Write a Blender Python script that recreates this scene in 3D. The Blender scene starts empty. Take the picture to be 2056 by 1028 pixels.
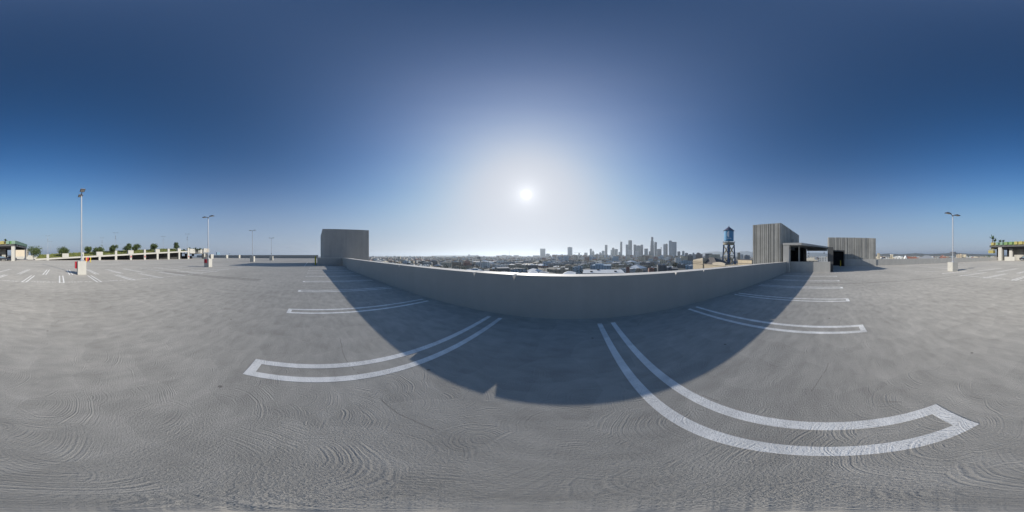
import bpy, bmesh, math, random
from mathutils import Vector, Matrix, noise
random.seed(7)
rad, sin, cos, tan, pi = math.radians, math.sin, math.cos, math.tan, math.pi
S = bpy.context.scene
C = S.collection
# ------------------------------------------------------------------ camera, sky, sun, exposure
# world frame: +X runs along the near parapet (to the right), +Y points out over the parapet to the city, z = 0 is the deck
CAMH, TURN = 1.6, 20.9
cd = bpy.data.cameras.new('camera'); cd.type = 'PANO'
try: cd.panorama_type = 'EQUIRECTANGULAR'
except Exception: pass
try: cd.cycles.panorama_type = 'EQUIRECTANGULAR'
except Exception: pass
cd.clip_start = 0.05; cd.clip_end = 60000
cam = bpy.data.objects.new('camera', cd); C.objects.link(cam)
cam.location = (0, 0, CAMH); cam.rotation_euler = (rad(90), 0, rad(TURN)); S.camera = cam
SUN_AZ, SUN_EL = rad(-15.85), rad(21.6)            # clockwise from +Y
sd = Vector((sin(SUN_AZ)*cos(SUN_EL), cos(SUN_AZ)*cos(SUN_EL), sin(SUN_EL)))
W = bpy.data.worlds.new('World'); S.world = W; W.use_nodes = True
nt = W.node_tree; nt.nodes.clear()
def N(t, ty, **kw):
    n = t.nodes.new(ty)
    for k, v in kw.items(): setattr(n, k, v)
    return n
def mth(t, op, a, b=None, c=None, clamp=False):
    n = N(t, 'ShaderNodeMath', operation=op); n.use_clamp = clamp
    for i, v in enumerate((a, b, c)):
        if v is None: continue
        if isinstance(v, (int, float)): n.inputs[i].default_value = v
        else: t.links.new(v, n.inputs[i])
    return n.outputs[0]
sky = N(nt, 'ShaderNodeTexSky', sky_type='NISHITA', sun_disc=False)
sky.sun_elevation = SUN_EL; sky.sun_rotation = SUN_AZ
sky.altitude = 100; sky.air_density = 1.0; sky.dust_density = 0.45; sky.ozone_density = 4.5
tc = N(nt, 'ShaderNodeTexCoord')
dot = N(nt, 'ShaderNodeVectorMath', operation='DOT_PRODUCT'); nt.links.new(tc.outputs['Generated'], dot.inputs[0]); dot.inputs[1].default_value = sd
ang = mth(nt, 'ARCCOSINE', mth(nt, 'MINIMUM', dot.outputs['Value'], 0.99999))
g1 = mth(nt, 'MULTIPLY', mth(nt, 'EXPONENT', mth(nt, 'MULTIPLY', mth(nt, 'MULTIPLY', ang, ang), -1/(rad(1.0)**2))), 8.0)
g2 = mth(nt, 'MULTIPLY', mth(nt, 'EXPONENT', mth(nt, 'MULTIPLY', ang, -1/rad(3.2))), 5.0)
g3 = mth(nt, 'EXPONENT', mth(nt, 'MULTIPLY', mth(nt, 'POWER', mth(nt, 'DIVIDE', ang, rad(31)), 1.5), -1.0))      # forward scattering of the hazy air round the sun
glow = mth(nt, 'ADD', g1, g2)
sxyz = N(nt, 'ShaderNodeSeparateXYZ'); nt.links.new(tc.outputs['Generated'], sxyz.inputs[0])
low = mth(nt, 'EXPONENT', mth(nt, 'MULTIPLY', mth(nt, 'MULTIPLY', sxyz.outputs[2], sxyz.outputs[2]), -1/.30**2))   # pale band of air at the horizon
nsk = N(nt, 'ShaderNodeTexNoise'); nsk.inputs['Scale'].default_value = 2.2; nsk.inputs['Detail'].default_value = 5
mps = N(nt, 'ShaderNodeMapping'); mps.inputs['Scale'].default_value = (1, 1, 6); nt.links.new(tc.outputs['Generated'], mps.inputs['Vector']); nt.links.new(mps.outputs[0], nsk.inputs['Vector'])
veil = mth(nt, 'MULTIPLY_ADD', mth(nt, 'SUBTRACT', nsk.outputs['Fac'], .5), .25, 1.0)
hs = N(nt, 'ShaderNodeHueSaturation'); hs.inputs['Saturation'].default_value = 1.2; nt.links.new(sky.outputs[0], hs.inputs['Color'])
bw = N(nt, 'ShaderNodeRGBToBW'); nt.links.new(hs.outputs[0], bw.inputs[0])
f_ = mth(nt, 'MULTIPLY', mth(nt, 'POWER', mth(nt, 'DIVIDE', bw.outputs[0], 1.15), .38), 1.15)
sc_ = N(nt, 'ShaderNodeVectorMath', operation='SCALE'); nt.links.new(hs.outputs[0], sc_.inputs[0]); nt.links.new(f_, sc_.inputs['Scale'])
sep = N(nt, 'ShaderNodeSeparateXYZ'); tn_ = N(nt, 'ShaderNodeVectorMath', operation='MULTIPLY'); nt.links.new(sc_.outputs[0], tn_.inputs[0]); tn_.inputs[1].default_value = (1.0, 1.0, 1.05); nt.links.new(tn_.outputs[0], sep.inputs[0])
lowm = mth(nt, 'MULTIPLY', low, .82)
ch = [mth(nt, 'ADD', mth(nt, 'MULTIPLY', sep.outputs[i], mth(nt, 'SUBTRACT', 1.0, lowm)), mth(nt, 'MULTIPLY', lowm, (3.5, 4.0, 5.5)[i])) for i in range(3)]
ch = [mth(nt, 'ADD', ch[i], mth(nt, 'MULTIPLY', mth(nt, 'MULTIPLY', g3, veil), (4.3, 3.75, 3.1)[i])) for i in range(3)]
comb = N(nt, 'ShaderNodeCombineXYZ')
for i in range(3):                                     # the veil levels off at the haze's own brightness
    cp = mth(nt, 'POWER', mth(nt, 'ADD', mth(nt, 'POWER', mth(nt, 'DIVIDE', ch[i], (6.5, 6.8, 7.5)[i]), 3.0), 1.0), -1/3)
    nt.links.new(mth(nt, 'ADD', mth(nt, 'MULTIPLY', ch[i], cp), glow), comb.inputs[i])
bg = N(nt, 'ShaderNodeBackground'); bg.inputs['Strength'].default_value = 0.1
nt.links.new(comb.outputs[0], bg.inputs['Color'])
wo = N(nt, 'ShaderNodeOutputWorld'); nt.links.new(bg.outputs[0], wo.inputs['Surface'])
sl = bpy.data.lights.new('sun', 'SUN'); sl.energy = 4.8; sl.angle = rad(0.53); sl.color = (1, .95, .87)
so = bpy.data.objects.new('sun', sl); C.objects.link(so); so.rotation_euler = sd.to_track_quat('Z', 'Y').to_euler(); so.location = (0, 0, 60)
S.view_settings.view_transform = 'Standard'; S.view_settings.look = 'None'; S.view_settings.gamma = 1
S.view_settings.exposure = 0.0
S.cycles.max_bounces = 6; S.cycles.volume_bounces = 1
# ------------------------------------------------------------------ helpers
def az(x): return rad((x-1028)*360/2056 - TURN)
def el(y): return rad((514-y)*180/1028)
def P(x, y, z=0.0):                                  # point of the plane at height z on the bearing / depression read off the photo
    a = az(x); d = (CAMH-z)/tan(-el(y)); return (d*sin(a), d*cos(a))
def B(x, d, z=0.0): a = az(x); return Vector((d*sin(a), d*cos(a), z))
def ztop(y, d): return CAMH + d*tan(el(y))
class MB:
    def __init__(s): s.v = []; s.f = []; s.m = []
    def add(s, vs, fs, mi=0, M=None):
        o = len(s.v)
        for p in vs: s.v.append(tuple(M @ Vector(p)) if M else tuple(p))
        for f in fs: s.f.append(tuple(o+i for i in f)); s.m.append(mi)
        return s
    def box(s, x0, x1, y0, y1, z0, z1, mi=0, M=None, top=None):
        v = [(x0,y0,z0),(x1,y0,z0),(x1,y1,z0),(x0,y1,z0),(x0,y0,z1),(x1,y0,z1),(x1,y1,z1),(x0,y1,z1)]
        f = [(0,3,2,1),(0,1,5,4),(1,2,6,5),(2,3,7,6),(3,0,4,7)]
        s.add(v, f, mi, M); o = len(s.v)-8
        s.f.append((o+4,o+5,o+6,o+7)); s.m.append(mi if top is None else top); return s
    def prism(s, poly, z0, z1, mi=0, M=None, top=None):
        n = len(poly)
        v = [(p[0],p[1],z0) for p in poly] + [(p[0],p[1],z1) for p in poly]
        s.add(v, [(i,(i+1)%n,n+(i+1)%n,n+i) for i in range(n)], mi, M); o = len(s.v)-2*n
        s.f.append(tuple(o+n+i for i in range(n))); s.m.append(mi if top is None else top)
        s.f.append(tuple(o+n-1-i for i in range(n))); s.m.append(mi); return s
    def tube(s, a, b, r, r2=None, n=8, mi=0, caps=True):
        a = Vector(a); b = Vector(b); r2 = r if r2 is None else r2
        q = (b-a).to_track_quat('Z', 'Y')
        v = []
        for c, rr in ((a, r), (b, r2)):
            for i in range(n): v.append(c + q @ Vector((rr*cos(2*pi*i/n), rr*sin(2*pi*i/n), 0)))
        f = [(i,(i+1)%n,n+(i+1)%n,n+i) for i in range(n)]
        if caps: f += [tuple(range(n-1,-1,-1)), tuple(range(n,2*n))]
        return s.add(v, f, mi)
    def bar(s, a, b, w, h, mi=0):
        a = Vector(a); b = Vector(b); q = (b-a).to_track_quat('Z', 'Y'); L = (b-a).length
        return s.box(-w/2, w/2, -h/2, h/2, 0, L, mi, Matrix.Translation(a) @ q.to_matrix().to_4x4())
    def lathe(s, prof, n=32, mi=0, c=(0,0,0)):
        v = []
        for r, z in prof:
            for i in range(n): v.append((c[0]+r*cos(2*pi*i/n), c[1]+r*sin(2*pi*i/n), c[2]+z))
        f = []
        for k in range(len(prof)-1):
            for i in range(n): f.append((k*n+i, k*n+(i+1)%n, (k+1)*n+(i+1)%n, (k+1)*n+i))
        return s.add(v, f, mi)
    def build(s, name, mats, parent=None, smooth=False, loc=None, bevel=0):
        me = bpy.data.meshes.new(name); me.from_pydata(s.v, [], s.f)
        if not isinstance(mats, (list, tuple)): mats = [mats]
        for m in mats: me.materials.append(m)
        me.polygons.foreach_set('material_index', s.m)
        if smooth: me.polygons.foreach_set('use_smooth', [True]*len(s.f))
        me.update()
        o = bpy.data.objects.new(name, me); C.objects.link(o)
        if parent: o.parent = parent
        if loc is not None: o.location = loc
        if bevel:
            b = o.modifiers.new('bevel', 'BEVEL'); b.width = bevel; b.segments = 2; b.limit_method = 'ANGLE'
        return o
def tag(o, label=None, cat=None, group=None, kind=None):
    if label: o['label'] = label
    if cat: o['category'] = cat
    if group: o['group'] = group
    if kind: o['kind'] = kind
    return o
def empty(name, label, cat, loc=(0,0,0), rz=0, group=None):
    o = bpy.data.objects.new(name, None); C.objects.link(o); o.location = loc; o.rotation_euler = (0, 0, rz); o.empty_display_size = .5
    return tag(o, label, cat, group)
def copy_tree(o, parent=None):
    c = o.copy(); C.objects.link(c); c.parent = parent
    for ch in list(o.children): copy_tree(ch, c)
    return c
# ------------------------------------------------------------------ materials
def mat(name, col, rough=.8, metal=0, var=0.0, vscale=1.0, bump=0.0, bscale=20, streak=0.0, spec=.3, emis=None, droug=0.0):
    m = bpy.data.materials.new(name); m.use_nodes = True; t = m.node_tree
    b = t.nodes['Principled BSDF']; b.inputs['Base Color'].default_value = (*col, 1); b.inputs['Roughness'].default_value = rough
    b.inputs['Metallic'].default_value = metal; b.inputs['Specular IOR Level'].default_value = spec
    if 'Diffuse Roughness' in b.inputs: b.inputs['Diffuse Roughness'].default_value = droug
    g = N(t, 'ShaderNodeNewGeometry')
    if var or streak:
        ns = N(t, 'ShaderNodeTexNoise'); ns.inputs['Scale'].default_value = vscale; ns.inputs['Detail'].default_value = 6; ns.inputs['Roughness'].default_value = .65
        t.links.new(g.outputs['Position'], ns.inputs['Vector'])
        f = mth(t, 'MULTIPLY_ADD', mth(t, 'SUBTRACT', ns.outputs['Fac'], .5), var*3, 1.0)
        if streak:
            mp = N(t, 'ShaderNodeMapping'); mp.inputs['Scale'].default_value = (2.2, 2.2, .12); t.links.new(g.outputs['Position'], mp.inputs['Vector'])
            n2 = N(t, 'ShaderNodeTexNoise'); n2.inputs['Scale'].default_value = 1.6; n2.inputs['Detail'].default_value = 4; t.links.new(mp.outputs[0], n2.inputs['Vector'])
            f = mth(t, 'MULTIPLY', f, mth(t, 'MULTIPLY_ADD', mth(t, 'SUBTRACT', n2.outputs['Fac'], .5), streak*2.5, 1.0))
        vm = N(t, 'ShaderNodeVectorMath', operation='SCALE'); vm.inputs[0].default_value = col; t.links.new(f, vm.inputs['Scale'])
        t.links.new(vm.outputs[0], b.inputs['Base Color'])
    if bump:
        nb = N(t, 'ShaderNodeTexNoise'); nb.inputs['Scale'].default_value = bscale; nb.inputs['Detail'].default_value = 4
        t.links.new(g.outputs['Position'], nb.inputs['Vector'])
        bp = N(t, 'ShaderNodeBump'); bp.inputs['Strength'].default_value = 1; bp.inputs['Distance'].default_value = bump
        t.links.new(nb.outputs['Fac'], bp.inputs['Height']); t.links.new(bp.outputs[0], b.inputs['Normal'])
    return m
def win_mat(name, wall, glass, sx=3.0, sz=3.4, frac=.55, vert=False):      # facade: rows of windows on vertical faces
    m = bpy.data.materials.new(name); m.use_nodes = True; t = m.node_tree; b = t.nodes['Principled BSDF']; b.inputs['Roughness'].default_value = .6
    tcn = N(t, 'ShaderNodeTexCoord'); sp = N(t, 'ShaderNodeSeparateXYZ'); t.links.new(tcn.outputs['Object'], sp.inputs[0])
    hx = mth(t, 'ADD', sp.outputs[0], sp.outputs[1])
    a = mth(t, 'LESS_THAN', mth(t, 'FRACT', mth(t, 'DIVIDE', hx, sx)), frac)
    c = mth(t, 'LESS_THAN', mth(t, 'FRACT', mth(t, 'DIVIDE', sp.outputs[2], sz)), .62 if not vert else 2)
    f = mth(t, 'MULTIPLY', a, c)
    g = N(t, 'ShaderNodeNewGeometry'); sn = N(t, 'ShaderNodeSeparateXYZ'); t.links.new(g.outputs['Normal'], sn.inputs[0])
    f = mth(t, 'MULTIPLY', f, mth(t, 'LESS_THAN', mth(t, 'ABSOLUTE', sn.outputs[2]), .3))
    ns = N(t, 'ShaderNodeTexNoise'); ns.inputs['Scale'].default_value = .06; t.links.new(g.outputs['Position'], ns.inputs['Vector'])
    mx = N(t, 'ShaderNodeMix', data_type='RGBA'); t.links.new(f, mx.inputs['Factor']); mx.inputs['A'].default_value = (*wall, 1); mx.inputs['B'].default_value = (*glass, 1)
    v = N(t, 'ShaderNodeVectorMath', operation='SCALE'); t.links.new(mx.outputs['Result'], v.inputs[0]); t.links.new(mth(t, 'MULTIPLY_ADD', ns.outputs['Fac'], .7, .65), v.inputs['Scale'])
    t.links.new(v.outputs[0], b.inputs['Base Color']); return m

def deck_mat(name, paint=False):
    m = bpy.data.materials.new(name); m.use_nodes = True; t = m.node_tree; L = t.links
    b = t.nodes['Principled BSDF']; b.inputs['Roughness'].default_value = .85 if not paint else .6; b.inputs['Specular IOR Level'].default_value = .25
    if 'Diffuse Roughness' in b.inputs: b.inputs['Diffuse Roughness'].default_value = .4
    g = N(t, 'ShaderNodeNewGeometry'); pos = g.outputs['Position']
    # swirl-trowelled fans: two overlapping sets of crescents, each an irregular series of ridges round its own centre
    n0 = N(t, 'ShaderNodeTexNoise'); n0.inputs['Scale'].default_value = 1.3; n0.inputs['Detail'].default_value = 2; L.new(pos, n0.inputs['Vector'])
    wv = N(t, 'ShaderNodeVectorMath', operation='SCALE'); L.new(n0.outputs['Color'], wv.inputs[0]); wv.inputs['Scale'].default_value = .22
    pw = N(t, 'ShaderNodeVectorMath', operation='ADD'); L.new(pos, pw.inputs[0]); L.new(wv.outputs[0], pw.inputs[1])
    nd = N(t, 'ShaderNodeTexNoise'); nd.inputs['Scale'].default_value = 8; nd.inputs['Detail'].default_value = 4; L.new(pos, nd.inputs['Vector'])
    def fans(sx, sy, off, sh):
        mp = N(t, 'ShaderNodeMapping'); mp.inputs['Scale'].default_value = (sx, sy, 0); mp.inputs['Location'].default_value = (sh, sh*1.7, 0); L.new(pw.outputs[0], mp.inputs['Vector'])
        vo = N(t, 'ShaderNodeTexVoronoi', feature='F1', voronoi_dimensions='2D'); vo.inputs['Scale'].default_value = 1; vo.inputs['Randomness'].default_value = .7
        L.new(mp.outputs[0], vo.inputs['Vector'])
        df = N(t, 'ShaderNodeVectorMath', operation='SUBTRACT'); L.new(mp.outputs[0], df.inputs[0]); L.new(vo.outputs['Position'], df.inputs[1])
        of = N(t, 'ShaderNodeVectorMath', operation='ADD'); L.new(df.outputs[0], of.inputs[0]); of.inputs[1].default_value = off
        ml = N(t, 'ShaderNodeVectorMath', operation='MULTIPLY'); L.new(of.outputs[0], ml.inputs[0]); ml.inputs[1].default_value = (1/sx, 1/sy, 0)
        ln = N(t, 'ShaderNodeVectorMath', operation='LENGTH'); L.new(ml.outputs[0], ln.inputs[0])
        sc = N(t, 'ShaderNodeSeparateColor'); L.new(vo.outputs['Color'], sc.inputs[0])
        w_ = mth(t, 'ADD', mth(t, 'MULTIPLY', mth(t, 'MULTIPLY_ADD', nd.outputs['Fac'], .03, ln.outputs['Value']), 64.0), mth(t, 'MULTIPLY', sc.outputs[1], 90.0))
        n1 = N(t, 'ShaderNodeTexNoise', noise_dimensions='1D'); n1.inputs['Scale'].default_value = 1; n1.inputs['Detail'].default_value = 1; L.new(w_, n1.inputs['W'])
        r_ = mth(t, 'MULTIPLY', mth(t, 'SUBTRACT', n1.outputs['Fac'], .5), 3.2)
        return r_, sc.outputs[0], ln.outputs['Value']
    r1, c1, l1 = fans(2.0, 2.6, (.15, .60, 0), 0.0)
    r2, c2, l2 = fans(1.65, 2.2, (-.50, .25, 0), 3.3)
    nm = N(t, 'ShaderNodeTexNoise'); nm.inputs['Scale'].default_value = 2.0; nm.inputs['Detail'].default_value = 2; L.new(pos, nm.inputs['Vector'])
    ms = mth(t, 'MULTIPLY_ADD', mth(t, 'SUBTRACT', nm.outputs['Fac'], .5), 9.0, .5, clamp=True)
    n4 = N(t, 'ShaderNodeTexNoise'); n4.inputs['Scale'].default_value = 3.4; n4.inputs['Detail'].default_value = 2; L.new(pw.outputs[0], n4.inputs['Vector'])
    am = mth(t, 'MULTIPLY_ADD', mth(t, 'SUBTRACT', n4.outputs['Fac'], .40), 4.0, .15, clamp=True)
    ring = mth(t, 'MULTIPLY', mth(t, 'ADD', mth(t, 'MULTIPLY', r1, ms), mth(t, 'MULTIPLY', r2, mth(t, 'SUBTRACT', 1.0, ms))), am)
    nf = N(t, 'ShaderNodeTexNoise'); nf.inputs['Scale'].default_value = 75; nf.inputs['Detail'].default_value = 8; nf.inputs['Roughness'].default_value = .8; L.new(pos, nf.inputs['Vector'])
    h = mth(t, 'ADD', mth(t, 'MULTIPLY', ring, .62), mth(t, 'MULTIPLY', nf.outputs['Fac'], 3.4))
    bp = N(t, 'ShaderNodeBump'); bp.inputs['Strength'].default_value = 1; bp.inputs['Distance'].default_value = .004 if not paint else .0032
    L.new(h, bp.inputs['Height']); L.new(bp.outputs[0], b.inputs['Normal'])
    # colour: mottling, a tint for each trowelled fan, darker pour strips
    nl = N(t, 'ShaderNodeTexNoise'); nl.inputs['Scale'].default_value = .22; nl.inputs['Detail'].default_value = 7; nl.inputs['Roughness'].default_value = .6; L.new(pos, nl.inputs['Vector'])
    f = mth(t, 'MULTIPLY_ADD', mth(t, 'SUBTRACT', nl.outputs['Fac'], .5), .55, 1.0)
    f = mth(t, 'MULTIPLY', f, mth(t, 'MULTIPLY_ADD', mth(t, 'SUBTRACT', c1, .5), .045, 1.0))
    f = mth(t, 'MULTIPLY', f, mth(t, 'MULTIPLY_ADD', mth(t, 'SUBTRACT', mth(t, 'ADD', l1, l2), .6), .16, 1.0))
    f = mth(t, 'MULTIPLY', f, mth(t, 'MULTIPLY_ADD', mth(t, 'SUBTRACT', nf.outputs['Fac'], .5), .7, 1.0))
    f = mth(t, 'MULTIPLY', f, mth(t, 'MULTIPLY_ADD', ring, .07, 1.0))
    mr = N(t, 'ShaderNodeMapping'); mr.inputs['Scale'].default_value = (1.1, 2.6, 1); L.new(pw.outputs[0], mr.inputs['Vector'])      # rows of trowel passes
    nr = N(t, 'ShaderNodeTexNoise'); nr.inputs['Scale'].default_value = 2.9; nr.inputs['Detail'].default_value = 3; L.new(mr.outputs[0], nr.inputs['Vector'])
    f = mth(t, 'MULTIPLY', f, mth(t, 'MULTIPLY_ADD', mth(t, 'SUBTRACT', nr.outputs['Fac'], .5), .5, 1.0))
    vs = N(t, 'ShaderNodeTexVoronoi', feature='F1', voronoi_dimensions='2D'); vs.inputs['Scale'].default_value = .4; L.new(pos, vs.inputs['Vector'])   # drips, gum
    spot = mth(t, 'LESS_THAN', vs.outputs['Distance'], .009)
    f = mth(t, 'MULTIPLY', f, mth(t, 'MULTIPLY_ADD', spot, -.45, 1.0))
    nst = N(t, 'ShaderNodeTexNoise'); nst.inputs['Scale'].default_value = .9; nst.inputs['Detail'].default_value = 4; L.new(pos, nst.inputs['Vector'])   # stains
    f = mth(t, 'MULTIPLY', f, mth(t, 'MULTIPLY_ADD', mth(t, 'MULTIPLY', mth(t, 'SUBTRACT', nst.outputs['Fac'], .60), 7.0, clamp=True), -.13, 1.0))
    if not paint:
        vc = N(t, 'ShaderNodeTexVoronoi', feature='DISTANCE_TO_EDGE', voronoi_dimensions='2D'); vc.inputs['Scale'].default_value = .16; L.new(pw.outputs[0], vc.inputs['Vector'])   # hairline cracks
        ck = mth(t, 'MULTIPLY', mth(t, 'LESS_THAN', vc.outputs['Distance'], .0009), mth(t, 'GREATER_THAN', nst.outputs['Fac'], .57))
        f = mth(t, 'MULTIPLY', f, mth(t, 'MULTIPLY_ADD', ck, -.25, 1.0))
        sp = N(t, 'ShaderNodeSeparateXYZ'); L.new(pos, sp.inputs[0]); X, Y = sp.outputs[0], sp.outputs[1]
        Xw = mth(t, 'MULTIPLY_ADD', nl.outputs['Fac'], .5, X)
        for cx, hw, k, y0, y1 in ((-9.9, .55, -.20, -19, -3.6), (9.6, .10, -.25, -30, 1), (-34.0, .7, -.12, -50, 0), (30, .6, -.1, -60, 0)):
            s_ = mth(t, 'LESS_THAN', mth(t, 'ABSOLUTE', mth(t, 'SUBTRACT', Xw, cx)), hw)
            s_ = mth(t, 'MULTIPLY', s_, mth(t, 'MULTIPLY', mth(t, 'GREATER_THAN', Y, y0), mth(t, 'LESS_THAN', Y, y1)))
            f = mth(t, 'MULTIPLY', f, mth(t, 'MULTIPLY_ADD', s_, k, 1.0))
        for cy, hw, k in ((-5.6, .9, -.05), (-24, 1.4, -.07), (-33, .8, .05), (-41, 2.2, -.05)):
            s_ = mth(t, 'LESS_THAN', mth(t, 'ABSOLUTE', mth(t, 'SUBTRACT', mth(t, 'MULTIPLY_ADD', nl.outputs['Fac'], 1.5, Y), cy)), hw)
            f = mth(t, 'MULTIPLY', f, mth(t, 'MULTIPLY_ADD', s_, k, 1.0))
    vm = N(t, 'ShaderNodeVectorMath', operation='SCALE'); vm.inputs[0].default_value = (.42, .395, .352) if not paint else (.86, .84, .80)
    L.new(f, vm.inputs['Scale'])
    if paint:                                          # worn specks where the concrete shows through
        mx = N(t, 'ShaderNodeMix', data_type='RGBA'); L.new(vm.outputs[0], mx.inputs['A']); mx.inputs['B'].default_value = (.36, .35, .33, 1)
        L.new(mth(t, 'MULTIPLY', mth(t, 'SUBTRACT', mth(t, 'MULTIPLY_ADD', nst.outputs['Fac'], .35, nf.outputs['Fac']), .70), 7.0, clamp=True), mx.inputs['Factor'])
        L.new(mx.outputs['Result'], b.inputs['Base Color'])
    else: L.new(vm.outputs[0], b.inputs['Base Color'])
    return m

M = {}
M['deck'] = deck_mat('swirl_concrete'); M['paint'] = deck_mat('floor_paint', True)
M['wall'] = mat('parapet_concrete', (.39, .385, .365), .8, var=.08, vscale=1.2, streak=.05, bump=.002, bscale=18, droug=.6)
M['coping'] = mat('sunlit_top_concrete', (.75, .70, .62), .6, var=.07, vscale=3, spec=.35)  # sheen of the low sun on the wall tops is put into this pale colour
M['ribbed'] = mat('board_concrete', (.43, .42, .385), .85, var=.22, vscale=.8, streak=.35, bump=.004, bscale=14, droug=.5)
M['board'] = mat('dark_board_concrete', (.44, .43, .41), .85, var=.14, vscale=.5, streak=.10, droug=.5)
M['smooth'] = mat('light_concrete', (.52, .505, .47), .8, var=.10, vscale=1.0, streak=.10, bump=.001, droug=.5)
M['white_conc'] = mat('painted_concrete', (.48, .465, .42), .75, var=.07, vscale=1.5, streak=.07)
M['dark_conc'] = mat('dark_concrete', (.10, .10, .10), .9, var=.15, vscale=.8)
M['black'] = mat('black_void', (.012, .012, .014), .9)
M['asphalt'] = mat('asphalt', (.065, .065, .062), .95, var=.12, vscale=.3, streak=.2)
M['pole'] = mat('galvanised_pole', (.40, .41, .43), .45, metal=.4, var=.05, vscale=4)
M['bronze'] = mat('lamp_head_metal', (.09, .09, .10), .5, metal=.3)
M['lens'] = mat('lamp_lens', (.55, .52, .45), .4)
M['red'] = mat('red_cabinet', (.42, .02, .035), .45)
M['yellow'] = mat('yellow_paint', (.65, .48, .04), .6, var=.1, vscale=6)
M['steel'] = mat('dark_steel', (.14, .15, .17), .5, metal=.4)
M['sign_grey'] = mat('grey_sign', (.12, .13, .15), .5)
M['glass'] = mat('blue_glass', (.18, .28, .36), .15, spec=.8)
M['leaf'] = mat('leaves', (.075, .105, .035), .7, var=.5, vscale=1.5)
M['leaf2'] = mat('dark_leaves', (.04, .058, .03), .7, var=.4, vscale=.6)
M['palm'] = mat('palm_leaves', (.06, .10, .03), .6, var=.3, vscale=2)
M['bark'] = mat('bark', (.09, .07, .05), .9, var=.2, vscale=5)
M['grass'] = mat('bank_grass', (.17, .21, .05), .8, var=.45, vscale=.5)
M['soil'] = mat('bank_soil', (.11, .13, .045), .9, var=.4, vscale=.4)
M['tank'] = mat('tank_blue', (.09, .29, .50), .45, var=.12, vscale=1.5, streak=.15)
M['tank_white'] = mat('tank_lettering', (.85, .88, .9), .6)
M['cone'] = mat('tank_roof', (.14, .14, .19), .5, metal=.3)
M['tower_steel'] = mat('tower_steel', (.07, .13, .24), .5, var=.1)
M['brace'] = mat('brace_steel', (.30, .27, .20), .6)
M['beige'] = mat('beige_stucco', (.50, .42, .30), .85, var=.12, vscale=.4, streak=.12)
M['beige_trim'] = mat('pale_trim', (.60, .52, .40), .8, var=.08, vscale=.4)
M['hip'] = mat('grey_roofing', (.13, .12, .115), .9, var=.2, vscale=.3)
M['carbody'] = mat('dark_car_paint', (.02, .025, .04), .25, spec=.7)
M['tyre'] = mat('tyre_rubber', (.02, .02, .02), .8)
M['rim'] = mat('wheel_rim', (.5, .5, .5), .3, metal=.8)
M['headlamp'] = mat('headlight_plastic', (.7, .7, .7), .2)
M['hills'] = mat('hill_scrub', (.11, .11, .09), .95, var=.9, vscale=.02)

# ------------------------------------------------------------------ the deck and its walls
deck = MB()
poly = [(-120, -105), (31, -105), (31, -60), (26.6, -.3), (26.6, 4.3), (-26.4, 4.5), (-27.2, .9), (-120, .9)]
deck.prism(poly, -28, 0)
tag(deck.build('parking_deck', M['deck']), kind='structure')

# near parapet with V grooves at the panel joints (open to the light)
wall_top = [(-20, 1.30), (-11.5, 1.20), (-4.4, 1.14), (0, 1.105), (2.6, 1.105), (5.2, 1.11), (9, 1.10), (15.2, 1.03)]
def wt(u):
    for (a, za), (b, zb) in zip(wall_top, wall_top[1:]):
        if u <= b: return za + (zb-za)*(u-a)/(b-a)
    return wall_top[-1][1]
V0, V1 = 3.92, 4.50
joints = [(-6.95, .045), (-2.66, .05), (-1.44, .055), (2.92, .034), (4.13, .03), (9.7, .022)]
par = empty('parapet_wall', 'long low concrete parapet in shade with a pale sunlit top before the city view', 'wall', (0, V0, 0))
inner = []; outer = []
us = sorted(set([u for u, _ in wall_top] + [-16, -8, -2, 1.3]))
for u in us: inner.append((u, wt(u), 0)); outer.append((u, wt(u)-.006, 0))
for u, w in joints:
    inner += [(u-w, wt(u), 0), (u, wt(u)-w*2.9, 0), (u+w, wt(u), 0)]
    outer += [(u-w*.35, wt(u)-.006, 0), (u, wt(u)-w*.9, 0), (u+w*.35, wt(u)-.006, 0)]
inner.sort(); outer.sort()
body = MB()
n = len(inner)
v = [(p[0], 0, 0) for p in inner] + [(p[0], 0, p[1]-.004) for p in inner] + [(p[0], V1-V0, p[1]-.004) for p in outer] + [(p[0], V1-V0, -3) for p in outer]
f = []
for i in range(n-1):
    for k in range(3): f.append((k*n+i, k*n+i+1, (k+1)*n+i+1, (k+1)*n+i))
f += [(0, n, 2*n, 3*n), (n-1, 4*n-1, 3*n-1, 2*n-1)]
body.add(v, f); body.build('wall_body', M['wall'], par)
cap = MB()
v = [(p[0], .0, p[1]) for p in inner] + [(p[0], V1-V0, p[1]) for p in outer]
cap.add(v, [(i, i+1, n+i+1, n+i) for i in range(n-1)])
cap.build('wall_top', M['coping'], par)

# low walls beside the shafts
def lowwall(name, label, x0, x1, y0, y1, h, m='wall', z0=0):
    r = empty(name, label, 'wall', ((x0+x1)/2, (y0+y1)/2, z0)); a, c = (x1-x0)/2, (y1-y0)/2
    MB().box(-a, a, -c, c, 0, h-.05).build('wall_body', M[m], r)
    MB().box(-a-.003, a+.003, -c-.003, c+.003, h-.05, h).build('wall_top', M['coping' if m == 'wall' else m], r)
    return r
lowwall('stair_wall', 'low shaded concrete wall between the left ribbed shaft and the bollard', -27.5, -27.1, .3, 4.5, 1.3)
lowwall('wall_return', 'short concrete return where the near parapet ends on the left', -27.05, -20.05, 4.52, 4.9, 1.28)
lowwall('landing_wall', 'low square concrete wall half sunlit half shaded under the canopy', 15.85, 16.15, -.28, 3.64, 1.04, 'smooth')
lowwall('side_wall', 'concrete parapet seen from afar beneath the second ribbed shaft', 26.02, 26.5, -8.0, -.3, 1.07, 'smooth')
rp = empty('deck_edge_wall', 'long sunlit concrete parapet running behind the single lamp on the right', 'wall', (26.1, -8, 0))
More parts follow.
